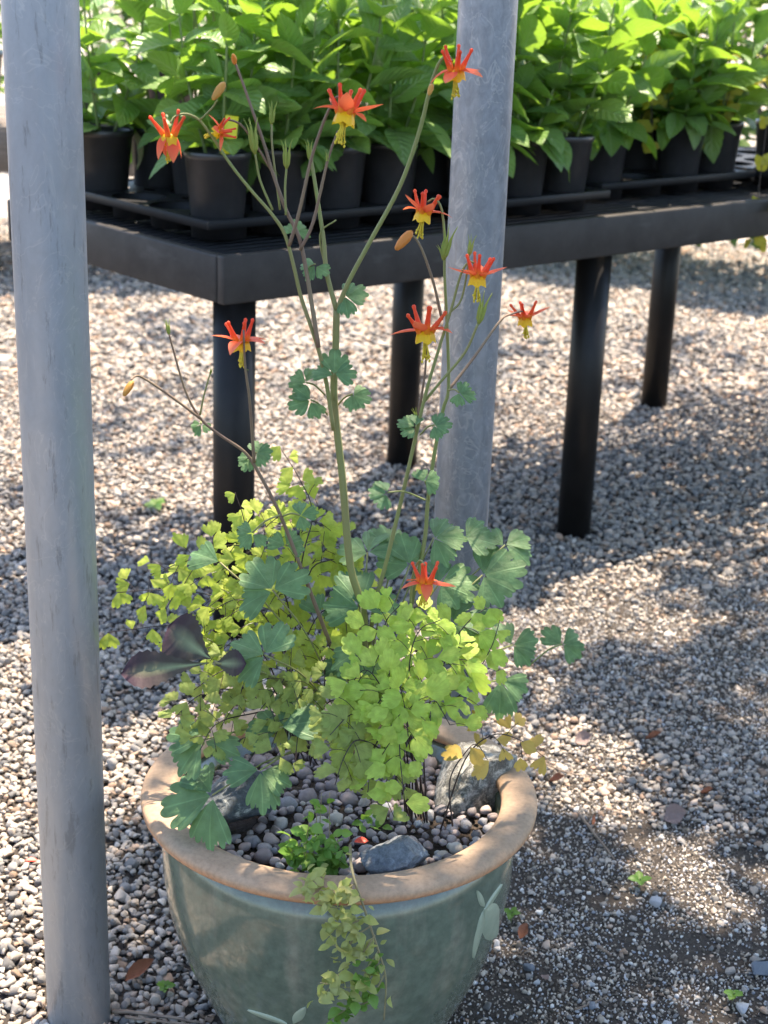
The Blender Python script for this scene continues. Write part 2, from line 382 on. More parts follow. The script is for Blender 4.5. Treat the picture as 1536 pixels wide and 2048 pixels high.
M['bud'] = leaf_mat('orange_bud', (.62,.22,.05), (.50,.33,.07), (.8,.4,.08), .3, .5, 0)
M['pod'] = leaf_mat('green_seed_pod', (.30,.36,.07), (.38,.42,.10), (.5,.6,.12), .3, .5, 0)
M['tagy'] = simple_mat('yellow_tag_plastic', (.80,.68,.015), (.86,.74,.03), 20, .45)
M['dry'] = simple_mat('dry_brown_leaf', (.13,.042,.018), (.24,.085,.035), 30, .7, bmp=.3, rnd=.6)
M['drygrey'] = simple_mat('grey_brown_leaf', (.17,.115,.10), (.26,.19,.17), 30, .7, bmp=.3)
M['twig'] = simple_mat('twig_bark', (.14,.10,.075), (.26,.20,.15), 40, .85, bmp=.4)
M['redp'] = simple_mat('fallen_red_petal', (.65,.05,.03), (.75,.1,.05), 20, .5)
M['tree'] = leaf_mat('tree_leaf', (.06,.12,.03), (.10,.17,.04), (.3,.5,.06), .35, .5, 0)
M['bark'] = simple_mat('tree_bark', (.10,.08,.06), (.2,.165,.13), 12, .9, bmp=.8, stretch=(1, 1, .3))
M['shrub'] = leaf_mat('shrub_leaf', (.045,.10,.03), (.09,.15,.04), (.25,.42,.05), .35, .5, 0)

# ------------------------------------------------------------------ leaf meshes
def blade(name, mat, wid=.42, serr=.06, fold=.25, droop=.25, twist=0., nx=14, ripple=.02, peak=.42):
    """ovate leaf, unit length along +X, normal +Z, with toothed edge, folded midrib and raised quilting"""
    V = []; U = []; F = []; ss = (-1, -.55, 0, .55, 1); ns = len(ss)
    for i in range(nx+1):
        t = i/nx
        w = wid*.5*(math.sin(math.pi*min(1, t**(math.log(.5)/math.log(peak))))**.85) + .006
        if t > .985: w = .002
        for s in ss:
            tw = twist*t
            y = s*w*(1 + (serr if (i % 2 and abs(s) == 1) else 0)); xx = t + (-.01 if (i % 2 and abs(s) == 1) else 0)
            z = fold*abs(s)*w + (ripple*math.sin(t*8*math.pi - abs(s)*2)*(abs(s) == .55)) - droop*t*t
            V.append((xx*(1-.18*droop*t), y*math.cos(tw) - z*math.sin(tw)*0, z + y*math.sin(tw))); U.append((t, s))
    for i in range(nx):
        for k in range(ns-1):
            a = i*ns+k; F.append((a, a+ns, a+ns+1, a+1))
    return me_from(name, V, F, mat, True, U)
def fan(name, mat, spread=60, lobes=3, cleft=.28, teeth=9, tooth=.05, cup=.15, rings=4, n=28, wob=0., seed=0):
    """fan-shaped leaflet, base at origin, reaching +X about one unit, lobed and toothed outer margin"""
    rg = random.Random(seed); V = [(0, 0, 0)]; U = [(0, 0)]; F = []
    sp = R(spread); cols = n+1
    ph = rg.uniform(-.3, .3)
    for r_i in range(1, rings+1):
        rr = r_i/rings
        for k in range(cols):
            s = -1 + 2*k/n
            th = s*sp
            out = 1 - .10*s*s
            lob = abs(math.sin(math.pi*(s*.5+.5)*lobes + 0)) ** .42 if lobes > 1 else 1
            out *= (1 - cleft) + cleft*lob
            out *= 1 - 2.2*tooth*(1-abs(math.sin(teeth*math.pi*(s+1)/2+ph)))**1.6
            out *= (1 + wob*math.sin(3*s+ph*7))*(1 - .20*s**4)
            rad = rr*out if rr > .55 else rr*(out*.5+.5*(1-cleft*.5))
            x, y = rad*math.cos(th), rad*math.sin(th)
            z = -cup*rad*rad + cup*.9*abs(y)*.5 + .03*math.sin(5*s+ph*9)*rad
            V.append((x, y, z)); U.append((rr, s))
    for k in range(n): F.append((0, 1+k, 2+k))
    for r_i in range(rings-1):
        for k in range(n):
            a = 1+r_i*cols+k; F.append((a, a+cols, a+cols+1, a+1))
    return me_from(name, V, F, mat, True, U)

# ================================================================== GROUND
gx, gy = 60, 120
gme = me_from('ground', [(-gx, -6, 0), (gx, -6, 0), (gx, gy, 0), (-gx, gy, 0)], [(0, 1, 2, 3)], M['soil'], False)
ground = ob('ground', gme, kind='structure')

def hull_stone(name, mat, seed, n=16, flat=.65, smooth=False):
    rg = random.Random(seed); bm = bmesh.new()
    for i in range(n):
        v = Vector((rg.gauss(0, 1), rg.gauss(0, 1), rg.gauss(0, 1))).normalized()*rg.uniform(.8, 1.0)
        bm.verts.new((v.x*.5, v.y*.5*rg.uniform(.85, 1), v.z*.5*flat))
    res = bmesh.ops.convex_hull(bm, input=bm.verts)
    bmesh.ops.delete(bm, geom=[g for g in res['geom_interior'] if isinstance(g, bmesh.types.BMVert)], context='VERTS')
    bmesh.ops.bevel(bm, geom=bm.edges[:], offset=.035, segments=1, affect='EDGES')
    me = bpy.data.meshes.new(name); bm.to_mesh(me); bm.free(); me.materials.append(mat)
    me.polygons.foreach_set('use_smooth', [True]*len(me.polygons))
    return me
GST = [hull_stone('gravel_stone', M['gravel'], 100+i, 13) for i in range(9)]
GRT = [hull_stone('grit_stone', M['grit'], 200+i, 11) for i in range(6)]
scat = {}
def src_collection(key, meshes):
    c = bpy.data.collections.new(key)
    for i, me in enumerate(meshes):
        o = bpy.data.objects.new('%s_source' % key, me); c.objects.link(o)
    return c
def scatter(name, key, meshes, pts, rots, scls, idx, label, cat):
    me = bpy.data.meshes.new(name); me.vertices.add(len(pts)); me.vertices.foreach_set('co', pts.astype(np.float32).ravel())
    for an, arr, tp in (('rot', rots, 'FLOAT_VECTOR'), ('scl', scls, 'FLOAT_VECTOR')):
        a = me.attributes.new(an, tp, 'POINT'); a.data.foreach_set('vector', arr.astype(np.float32).ravel())
    a = me.attributes.new('idx', 'INT', 'POINT'); a.data.foreach_set('value', idx.astype(np.int32))
    for m in {me_.materials[0].name: me_.materials[0] for me_ in meshes}.values(): me.materials.append(m)
    o = ob(name, me); o['kind'] = 'stuff'; o['label'] = label; o['category'] = cat
    ng = bpy.data.node_groups.new(name, 'GeometryNodeTree')
    ng.interface.new_socket('Geometry', in_out='INPUT', socket_type='NodeSocketGeometry')
    ng.interface.new_socket('Geometry', in_out='OUTPUT', socket_type='NodeSocketGeometry')
    gi = ng.nodes.new('NodeGroupInput'); go = ng.nodes.new('NodeGroupOutput')
    ip = ng.nodes.new('GeometryNodeInstanceOnPoints'); ci = ng.nodes.new('GeometryNodeCollectionInfo')
    ci.inputs['Collection'].default_value = src_collection(key, meshes)
    ci.inputs['Separate Children'].default_value = True; ci.inputs['Reset Children'].default_value = True
    def attr(n, t):
        q = ng.nodes.new('GeometryNodeInputNamedAttribute'); q.data_type = t; q.inputs['Name'].default_value = n; return q.outputs[0]
    L = ng.links
    L.new(gi.outputs[0], ip.inputs['Points']); L.new(ci.outputs[0], ip.inputs['Instance']); ip.inputs['Pick Instance'].default_value = True
    L.new(attr('idx', 'INT'), ip.inputs['Instance Index']); L.new(attr('rot', 'FLOAT_VECTOR'), ip.inputs['Rotation']); L.new(attr('scl', 'FLOAT_VECTOR'), ip.inputs['Scale'])
    L.new(ip.outputs[0], go.inputs[0])
    md = o.modifiers.new('scatter', 'NODES'); md.node_group = ng
    return o
PCX, PCY = -0.042, 1.752              # planter centre
POLES = ((-0.369, 1.735), (0.1145, 2.24))
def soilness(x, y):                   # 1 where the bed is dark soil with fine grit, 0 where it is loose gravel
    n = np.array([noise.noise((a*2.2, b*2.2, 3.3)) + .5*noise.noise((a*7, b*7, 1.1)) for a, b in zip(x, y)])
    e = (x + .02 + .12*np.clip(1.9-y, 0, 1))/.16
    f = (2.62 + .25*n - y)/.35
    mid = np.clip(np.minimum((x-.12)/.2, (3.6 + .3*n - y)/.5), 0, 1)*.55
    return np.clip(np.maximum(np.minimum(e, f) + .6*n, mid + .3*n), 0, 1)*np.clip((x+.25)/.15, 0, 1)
rs = np.random.RandomState(3)
def field(y0, y1, sp, margin, jitter=.75):
    ys = np.arange(y0, y1, sp*.9); P = []
    for i, y in enumerate(ys):
        w = .27*y + margin
        xs = np.arange(-w, w, sp) + (i % 2)*sp*.5
        P.append(np.stack([xs, np.full_like(xs, y)], 1))
    P = np.concatenate(P); return P + rs.uniform(-.5, .5, P.shape)*sp*jitter
P = np.concatenate([field(1.0, 3.2, .0108, .80), field(3.2, 5.0, .0135, .90), field(5.0, 8.2, .020, 1.3)])
sz = np.where(P[:, 1] < 3.2, .0142, np.where(P[:, 1] < 5, .0165, .025))*np.exp(rs.normal(0, .27, len(P)))
so_ = soilness(P[:, 0], P[:, 1])
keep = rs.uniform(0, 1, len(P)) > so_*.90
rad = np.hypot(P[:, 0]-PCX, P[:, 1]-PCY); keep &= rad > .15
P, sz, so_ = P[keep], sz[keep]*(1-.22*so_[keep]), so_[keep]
n = len(P)
zz = sz*.16 + rs.uniform(0, 1, n)**2*.008*(1-so_) + .004*np.array([noise.noise((a*6, b*6, 0)) for a, b in P])*(1-so_)
PTS = np.column_stack([P, zz]); ROT = np.column_stack([rs.uniform(-.5, .5, n), rs.uniform(-.5, .5, n), rs.uniform(0, 6.28, n)])
SCL = sz[:, None]*rs.uniform(.8, 1.25, (n, 3)); IDX = rs.randint(0, len(GST), n)
# the stones that show largest become pieces of the ground, one by one
pr = np.array([proj(p) for p in PTS[:60000]]); inf = (pr[:, 0] > 5) & (pr[:, 0] < 1530) & (pr[:, 1] < 2040)
hid = ((pr[:, 0] > 60) & (pr[:, 0] < 222) & (pr[:, 1] > 1000)) | ((np.abs(pr[:, 0]-680) < 345) & (pr[:, 1] > 1480))
show = np.where(inf & ~hid, sz[:60000]/pr[:, 2], 0)
big = np.argsort(-show)[:300]
for i in big:
    m = T(PTS[i]) @ Euler(ROT[i]).to_matrix().to_4x4() @ S(*SCL[i])
    ob('stone', GST[IDX[i]], ground, m)
mask = np.ones(n, bool); mask[big] = False
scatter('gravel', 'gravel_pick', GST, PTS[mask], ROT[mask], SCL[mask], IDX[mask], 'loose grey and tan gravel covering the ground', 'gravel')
# fine grit over the soil
P = field(1.0, 3.7, .0053, .65, .95); P = P[P[:, 0] > -.15]
s_ = soilness(P[:, 0], P[:, 1]); nn = np.array([noise.noise((a*9, b*9, 9.1)) for a, b in P])
keep = (s_ > .15) & (rs.uniform(0, 1, len(P)) < (.78 + .8*nn)) & (np.hypot(P[:, 0]-PCX, P[:, 1]-PCY) > .14)
P = P[keep]; n = len(P); sz = .0046*np.exp(rs.normal(0, .42, n))
scatter('grit', 'grit_pick', GRT, np.column_stack([P, sz*.2]), rs.uniform(-3, 3, (n, 3)), sz[:, None]*rs.uniform(.75, 1.2, (n, 3)),
        rs.randint(0, len(GRT), n), 'fine pale grit scattered over dark soil beside the planter', 'grit')

# ================================================================== POLES
def pole(x, y, mat, label, seams, lean=0.0):
    t = thing('galvanised_pole', label, 'pole', (x, y, 0), 'upright steel poles')
    b = MB().lathe([(.0, -.05), (.040, -.05), (.040, 3.1), (.037, 3.1), (.037, 3.0)], 40)
    LM = T((x, y, 0)) @ Matrix.Rotation(lean, 4, 'Y')
    o = ob('tube', b.mesh('pole_tube', mat), t, LM)
    for z in seams:
        s = MB().lathe([(.0398, z-.0006), (.0402, z-.0003), (.0402, z+.0003), (.0398, z+.0006)], 40)
        ob('seam_ring', s.mesh('seam_ring', mat), o, LM)
pole(*POLES[0], M['zincA'], 'stained galvanised steel pole standing nearest, in front of the planter on its left', (), -.0048)
pole(*POLES[1], M['zincB'], 'spangled galvanised steel pole standing just behind the planter', ())

# ================================================================== BENCH
BC = onz(447, 612, .70); BA = R(41.2); BT, BB = .79, .70
U = Vector((math.cos(BA), math.sin(BA), 0)); V_ = Vector((-U.y, U.x, 0))
BM4 = T((BC.x, BC.y, 0)) @ Matrix.Rotation(BA, 4, 'Z')
def bp(u, v, z=BT): return Vector((BC.x, BC.y, 0)) + U*u + V_*v + Vector((0, 0, z))
BLEN, BDEP = 3.35, .815
bench = thing('plant_bench', 'black plastic grid top bench on round legs carrying the potted plants', 'bench', (BC.x, BC.y, 0))
def bbox(name, a, b, mat, bev=.004):
    return ob(name, bevelled(MB().box(a, b).mesh(name, mat, True), bev, 2), bench, BM4)
bbox('front_panel', (0, 0, BB), (BLEN, .022, BT), M['bench'])
bbox('back_panel', (0, BDEP-.022, BB), (BLEN, BDEP, BT), M['bench'])
bbox('end_panel', (-.002, .0225, BB+.001), (.020, BDEP-.0225, BT-.001), M['bench'])
bbox('end_panel', (BLEN-.02, .0225, BB+.001), (BLEN, BDEP-.0225, BT-.001), M['bench'])
sl_me = bevelled(MB().box((0, -.0075, -.022), (BLEN-.045, .0075, 0)).mesh('slat', M['tray'], True), .0015, 1)
k = 0; v = .05
while v < BDEP-.03:
    ob('slat', sl_me, bench, BM4 @ T((.0225, v, BT-.006))); v += .031
cr_me = bevelled(MB().box((-.005, 0, -.026), (.005, BDEP-.05, 0)).mesh('slat', M['tray'], True), .0015, 1)
u = .09
while u < BLEN-.04:
    ob('slat', cr_me, bench, BM4 @ T((u, .025, BT-.0085))); u += .075
leg_me = MB().lathe([(0, 0), (.041, 0), (.041, BB+.03), (0, BB+.03)], 28).mesh('leg', M['leg'])
for (uu, vv) in ((.085, .085), (1.105, .095), (2.2, .09), (.085, .77), (1.135, .765), (2.215, .785), (3.25, .09), (3.25, .78)):
    p = bp(uu, vv, 0); ob('leg', leg_me, bench, T(p))

# ================================================================== TRAYS + NURSERY POTS
PIT = .142
def tray(u0, v0, nc, nr, label):
    w, d = nc*PIT+.012, nr*PIT+.012
    t = thing('pot_tray', label, 'tray', bp(u0, v0), 'black pot trays on the bench')
    m4 = T(bp(u0, v0)) @ Matrix.Rotation(BA, 4, 'Z')
    b = MB(); zt = .043; n = 24
    for i in range(nc):
        for j in range(nr):
            cx, cy = .006+PIT*(i+.5), .006+PIT*(j+.5); hs = PIT/2; vs_ = []
            for k in range(n):
                a = 2*math.pi*(k+.5)/n; c, s = math.cos(a), math.sin(a); q = hs/max(abs(c), abs(s))
                vs_.append((cx+c*q, cy+s*q, zt)); 
            for k in range(n):
                a = 2*math.pi*(k+.5)/n; vs_.append((cx+math.cos(a)*.0565, cy+math.sin(a)*.0565, zt))
            b.add(vs_, [(k, (k+1) % n, n+(k+1) % n, n+k) for k in range(n)])
    ob('deck', b.mesh('deck', M['tray'], False), t, m4)
    b = MB()
    for a_, c_ in (((0, 0, zt-.014), (w, .006, zt+.0035)), ((0, d-.006, zt-.014), (w, d, zt+.0035)), ((0, .0062, zt-.0142), (.006, d-.0062, zt+.003)), ((w-.006, .0062, zt-.0142), (w, d-.0062, zt+.003))):
        b.box(a_, c_)
    ob('lip', bevelled(b.mesh('lip', M['tray']), .001, 1), t, m4)
    for i in range(nc):
        for j in range(nr):
            ob('cup', CUP, t, m4 @ T((.006+PIT*(i+.5), .006+PIT*(j+.5), 0)))
    return [[(u0+.006+PIT*(i+.5), v0+.006+PIT*(j+.5)) for j in range(nr)] for i in range(nc)]
CUP = MB().lathe([(.0562, .042), (.0525, .002), (.030, .002)], 24).mesh('cup', M['tray'])
POT = MB().lathe([(0, .004), (.045, .004), (.048, .010), (.0615, .150), (.0648, .151), (.0655, .1625), (.0640, .164), (.062, .162), (.0605, .150)], 40).mesh('nursery_pot', M['pot'])
PSOIL = MB().lathe([(0, .150), (.03, .151), (.0608, .148)], 24).mesh('soil', M['potsoil'])
BL = [blade('leaf', M['bleaf'], w, .075, f, d, tw, 16, rp, pk) for (w, f, d, tw, rp, pk) in
      ((.48, .25, .18, .2, .010, .45), (.56, .35, .38, -.2, .012, .50), (.42, .45, .08, .35, .010, .42), (.54, .15, .55, -.4, .012, .48), (.50, .55, .25, .1, .012, .55), (.40, .3, .12, -.1, .008, .45))]
def bench_plant(u, v, label, stems, nodes, hgt, group, droop=5, lsize=.128, clear=False):
    p0 = bp(u, v, BT+.001)
    t = thing('potted_plant', label, 'potted plant', p0, group)
    rz = Matrix.Rotation(RNG.uniform(0, 6), 4, 'Z')
    po = ob('pot', POT, t, T(p0) @ rz); ob('soil', PSOIL, po, T(p0) @ rz)
    base = p0 + Vector((0, 0, .148))
    for s in range(stems):
        a = 2*math.pi*(s+RNG.uniform(-.3, .3))/stems; lean = RNG.uniform(.25, .55) if stems > 1 else .1
        h = hgt*RNG.uniform(.8, 1.12); b0 = base + Vector((math.cos(a), math.sin(a), 0))*.022
        tip = b0 + Vector((math.cos(a)*lean*h*.55, math.sin(a)*lean*h*.55, h)); mid = b0.lerp(tip, .5) + Vector((math.cos(a), math.sin(a), 0))*.012
        path = spline([b0, mid, tip], 6)
        ob('stem', MB().tube([q-p0 for q in path], [.0036-.0018*i/12 for i in range(len(path))], 6).mesh('stem', M['bstem']), t, T(p0))
        ph = RNG.uniform(0, 3)
        for k in range(nodes):
            f = .16 + .84*k/max(1, nodes-1); q = path[min(len(path)-1, int(f*(len(path)-1)))]
            top = k == nodes-1
            for side in range(4 if top else 2):
                an = ph + k*1.57 + side*(1.57 if top else math.pi) + RNG.uniform(-.35, .35)
                el = RNG.uniform(.75, 1.25) if top else RNG.uniform(-.1, 1.25)*(.55+.6*f)
                d = Vector((math.cos(an)*math.cos(el), math.sin(an)*math.cos(el), math.sin(el)))
                nrm = Vector((0, 0, 1)) + rv(.6) if not top else Vector((-math.cos(an), -math.sin(an), .8))
                L = lsize*RNG.uniform(.75, 1.2)*(.62 if top else (1.05-.25*f))
                ob('leaf', RNG.choice(BL), t, frame(d, nrm, q + d*.004, L))
    for k in range(droop):
        an = RNG.uniform(-.5, 3.6) if clear else RNG.uniform(0, 6.28); el = RNG.uniform(-.75, .05)
        d = Vector((math.cos(an)*math.cos(el), math.sin(an)*math.cos(el), math.sin(el)))
        q = base + Vector((math.cos(an), math.sin(an), 0))*.045 + Vector((0, 0, RNG.uniform(.02, .05)))
        ob('leaf', RNG.choice(BL), t, frame(d, Vector((0, 0, 1))+rv(.3), q, lsize*RNG.uniform(.65, 1.0)))
    return p0
tr1 = tray(.040, .105, 4, 4, 'black pot tray at the left end of the bench, nearest the corner')
tr2 = tray(.660, .055, 3, 4, 'black pot tray in the middle, partly behind the spangled pole')
tr3 = tray(1.165, .140, 4, 4, 'black pot tray on the bench just past the spangled pole')
tr4 = tray(1.765, .075, 3, 4, 'black pot tray at the far right of the bench, under the golden fern')
GRP = 'leafy potted plants on the bench'
ORD = ['first', 'second', 'third', 'fourth']
where = ['corner tray', 'tray behind the pole', 'tray beyond the pole']
rown = ['front row', 'second row', 'third row', 'back row']
for ti, (tr, rows) in enumerate(((tr1, 4), (tr2, 3), (tr3, 3))):
    for i, colp in enumerate(tr):
        for j, (u, v) in enumerate(colp):
            if j >= rows: continue
            if ti == 0 and (i, j) in ((0, 1), (0, 2)): continue
            if ti == 2 and (i, j) in ((1, 0), (3, 2), (2, 2)): continue
            frontish = j == 0 or (ti == 0 and i == 0)
            lab = 'leafy green plant in black pot, %s, %s from left, %s' % (rown[j], ORD[i], where[ti])
            h = RNG.uniform(.27, .36)*(1.0 if ti < 2 else .86)
            bench_plant(u+RNG.uniform(-.004, .004), v+RNG.uniform(-.004, .004), lab, 4 if frontish else 3, 7 if frontish else 5, h, GRP, 8 if frontish else 3, clear=(ti == 0 and i == 0 and j == 0))
# yellow tag standing in the corner pot
pa_ = bp(tr1[0][0][0], tr1[0][0][1]); tp = at(455, 318, pa_.y-.045)
tagm = bevelled(MB().box((-.0125, -.0006, 0), (.0125, .0006, .080)).mesh('plant_tag', M['tagy']), .0004, 1)
o = ob('plant_tag', tagm, None, T(tp) @ Matrix.Rotation(R(6), 4, 'Y'), label='yellow plastic plant tag stuck in the corner pot', category='tag')

# golden fern hanging off the bench at the right edge
FL = [fan('leaflet', None, 48, 1, 0, 7, .035, .18, 3, 14, .10, i) for i in range(3)]
def fanset(mat, lobes=2, cleft=.14, spread=52, teeth=6, tooth=.05, seed=0, k=5, n=44):
    return [fan('leaflet', mat, spread*(.72+.1*i), (1, lobes, 1, 3, lobes)[i % 5], cleft, teeth+1-i % 3, tooth*1.2, .12+.07*i, 3, n, .16, seed+i) for i in range(k)]
GF = fanset(M['goldf'], 1, 0, 60, 4, .03, 40)
def golden_fern(u, v, label, nfr, hang, side):
    p0 = bp(u, v, BT+.001)
    t = thing('potted_fern', label, 'potted fern', p0, 'golden ferns on the bench')
    po = ob('pot', POT, t, T(p0)); ob('soil', PSOIL, po, T(p0))
    base = p0 + Vector((0, 0, .15)); cnt = 0
    for k in range(nfr):
        a = 6.28*k/nfr + RNG.uniform(-.3, .3); dr = Vector((math.cos(a), math.sin(a), 0))
        if k < 4: dr = (side + Vector((RNG.uniform(-.4, .4), RNG.uniform(-.4, .4), 0))).normalized()
        L = RNG.uniform(.20, .28) if k < 4 else RNG.uniform(.14, .22)
        path = spline([base, base+dr*.4*L+Vector((0, 0, .7*L)), base+dr*.9*L+Vector((0, 0, .75*L)), base+dr*(1.15*L)+Vector((0, 0, (.2 if k >= 4 else -hang)*L))], 5)
        fr = ob('frond', MB().tube([q-p0 for q in path], .0011, 5).mesh('frond', M['wire']), t, T(p0))
        for i in range(5, len(path)):
            tg = (path[i]-path[i-1]).normalized(); sd = tg.cross(Vector((0, 0, 1))).normalized()
            for s in (-1, 1):
                d = (sd*s*.8 + tg*.4 + Vector((0, 0, -.25)) + rv(.25)).normalized()
                ob('leaflet', RNG.choice(GF), fr, frame(d, Vector((-.1, -.6, .8))+rv(.5), path[i]+rv(.006), RNG.uniform(.022, .034)))
golden_fern(tr4[0][0][0], tr4[0][0][1], 'golden yellow fern hanging over its black pot, nearest the right edge', 13, 1.0, -U*1.0-V_*.45)
golden_fern(tr3[2][2][0], tr3[2][2][1], 'golden yellow fern standing among green plants, farther back', 9, .1, -V_)

# ================================================================== PLANTER
HR = .344; PC = Vector((PCX, PCY, 0))
planter = thing('glazed_planter', 'large green glazed planter pot with bare clay rim, holding the columbine and ferns', 'planter', PC)
bprof = [(0, .0), (.128, .0), (.136, .004), (.148, .03), (.172, .08), (.195, .135), (.2105, .19), (.2168, .235), (.2180, .275), (.2135, .320), (.2060, .322),
         (.199, .318), (.197, .24), (.12, .22), (0, .22)]
body = ob('body', MB().lathe(bprof, 96).mesh('body', M['glaze']), planter, T(PC))
rprof = []
for k in range(24):                   # rolled rim section
    a = 2*math.pi*k/24; cx = .2205; c, s = math.cos(a), math.sin(a)
    rx, rz = .0222, (.0095 if s > 0 else .0120)
    p = 2.6
    rprof.append((cx + rx*math.copysign(abs(c)**(2/p), c), -.0095 + rz*math.copysign(abs(s)**(2/p), s)))
ob('rim', MB().lathe(rprof, 112, True).mesh('rim', M['rim']), planter, T(PC + Vector((0, 0, HR))))
ob('soil', MB().lathe([(0, .303), (.10, .301), (.197, .295)], 40).mesh('soil', M['potsoil']), planter, T(PC))
def body_r(z):
    pr_ = bprof[2:10]
    for (r0, z0), (r1, z1) in zip(pr_, pr_[1:]):
        if z0 <= z <= z1: return r0 + (r1-r0)*(z-z0)/(z1-z0)
    return .2135
def on_body(px, py):                  # where a sight line meets the planter wall -> (angle, height)
    d = ray(px, py); best = None
    for i in range(400):
        tt = 1.0 + i*.003; q = Vector((0, 0, CAM_H)) + d*tt
        r = math.hypot(q.x-PCX, q.y-PCY)
        if 0.02 < q.z < .318 and r <= body_r(q.z): return math.atan2(q.y-PCY, q.x-PCX), q.z
    return -math.pi/2, .05
def motif(px0, px1, wpx):             # raised leaf on the planter wall from base px0 to tip px1
    a0, z0 = on_body(*px0); a1, z1 = on_body(*px1); n = 10; vs_ = []; fs = []
    r0 = body_r((z0+z1)/2); Lm = math.hypot((a1-a0)*r0, z1-z0); px_, pz = -(z1-z0)/Lm, (a1-a0)*r0/Lm
    wm = Lm*wpx
    for i in range(n+1):
        t = i/n; w = wm*.5*math.sin(math.pi*t**.8)**.8 + .0004
        for s in (-1, -.5, 0, .5, 1):
            a = a0+(a1-a0)*t + px_*w*s/r0; z = z0+(z1-z0)*t + pz*w*s
            rr = body_r(z) + (.0028-.0032*s*s*abs(s) - (.0012 if s == 0 else 0))
            vs_.append((rr*math.cos(a), rr*math.sin(a), z))
    for i in range(n):
        for k in range(4):
            q = i*5+k; fs.append((q, q+1, q+6, q+5))
    ob('leaf_motif', me_from('leaf_motif', vs_, fs, M['motif']), planter, T(PC))
for a_, b_, w_ in (((968, 1816), (1001, 1768), .24), ((966, 1812), (953, 1780), .28), ((966, 1818), (990, 1873), .42), ((963, 1822), (944, 1915), .24),
                   ((575, 2046), (497, 2019), .20), ((588, 2044), (612, 2013), .34)):
    motif(a_, b_, w_)

def smooth_stone(name, mat, seed, sub=2, amp=.12, freq=1.4, flat=(1, 1, .7), lump=0):
    bm = bmesh.new(); bmesh.ops.create_icosphere(bm, subdivisions=sub, radius=.5)
    for v in bm.verts:
        q = v.co*2*freq + Vector((seed*3.1, seed*1.7, seed*.9))
        d = 1 + amp*noise.noise(q)*1.6 + (lump*noise.noise(q*3.1) if lump else 0)
        v.co = Vector((v.co.x*flat[0], v.co.y*flat[1], v.co.z*flat[2]))*d
    me = bpy.data.meshes.new(name); bm.to_mesh(me); bm.free(); me.materials.append(mat)
    me.polygons.foreach_set('use_smooth', [True]*len(me.polygons)); return me
# rocks
ROCKS = []
def rock(name, px, py, Y, w, d, h, mat, rot, seed, label):
    c = at(px, py, Y)
    bm = bmesh.new(); bmesh.ops.create_icosphere(bm, subdivisions=5, radius=.5)
    rg = random.Random(seed); planes = [(Vector((rg.gauss(0, 1), rg.gauss(0, 1), rg.gauss(0, .8))).normalized(), rg.uniform(.30, .42)) for _ in range(16)]
    for v in bm.verts:
        for nrm, dd in planes:
            e = v.co.dot(nrm) - dd
            if e > 0: v.co -= nrm*e*.97
        v.co *= 1 + .07*noise.noise(v.co*5+Vector((seed, 0, 0))) + .05*noise.noise(v.co*13) + .03*noise.noise(v.co*30)
        v.co = Vector((v.co.x*w, v.co.y*d, v.co.z*h))
    me = bpy.data.meshes.new(name); bm.to_mesh(me); bm.free(); me.materials.append(mat)
    me.polygons.foreach_set('use_smooth', [True]*len(me.polygons))
    ob(name, me, None, T(c) @ Euler(rot).to_matrix().to_4x4(), label=label, category='rock', group='rocks set in the planter')
    ROCKS.append((c, min(w, d)*.42))
rock('rock', 468, 1600, 1.715, .128, .085, .070, M['rockA'], (.1, -.12, .25), 4, 'dark rock with white lichen patches, lying inside the planter on its left')
rock('rock', 948, 1568, 1.815, .135, .11, .150, M['rockB'], (.1, .15, .5), 9, 'upright speckled grey granite rock against the far rim of the planter')
rock('rock', 795, 1716, 1.608, .098, .062, .056, M['rockC'], (.08, -.12, .35), 15, 'flat blue-grey slate rock with pale veins at the front rim')
# river pebbles: pieces of the planter
PB = [smooth_stone('pebble', M['pebble'], 30+i, 2, .16, 1.1, (1, RNG.uniform(.7, .9), RNG.uniform(.55, .75))) for i in range(6)] + [hull_stone('pebble', M['pebble'], 500+i, 15, .7) for i in range(6)]
peb = []
for ring in range(5200):
    r = .19*math.sqrt(RNG.random()); a = RNG.uniform(0, 6.283); p = Vector((PCX+r*math.cos(a), PCY+r*math.sin(a), .304))
    s = min(.027, .0160*math.exp(RNG.gauss(0, .40)))
    if all((p-q).length > .40*(s+s2) for q, s2 in peb) and all(math.hypot(p.x-c.x, p.y-c.y) > rr*.9 for c, rr in ROCKS):
        peb.append((p, s))
peb.sort(key=lambda q: q[0].y)
for i, (p, s) in enumerate(peb[:298]):
    ob('pebble', RNG.choice(PB), planter, T(p + Vector((0, 0, RNG.uniform(0, .007)))) @ Euler((RNG.uniform(-.4, .4), RNG.uniform(-.4, .4), RNG.uniform(0, 6))).to_matrix().to_4x4() @ S(s*1.12))
if len(peb) > 298:
    b = MB(); pm = PB[0]
    for p, s in peb[298:]:
        m = T(p-PC) @ Euler((RNG.uniform(-.4, .4), RNG.uniform(-.4, .4), RNG.uniform(0, 6))).to_matrix().to_4x4() @ S(s*1.12)
        b.add([m @ v.co for v in pm.vertices], [tuple(q.vertices) for q in pm.polygons])
    ob('pebbles', b.mesh('pebbles', M['pebble']), planter, T(PC), kind='stuff')

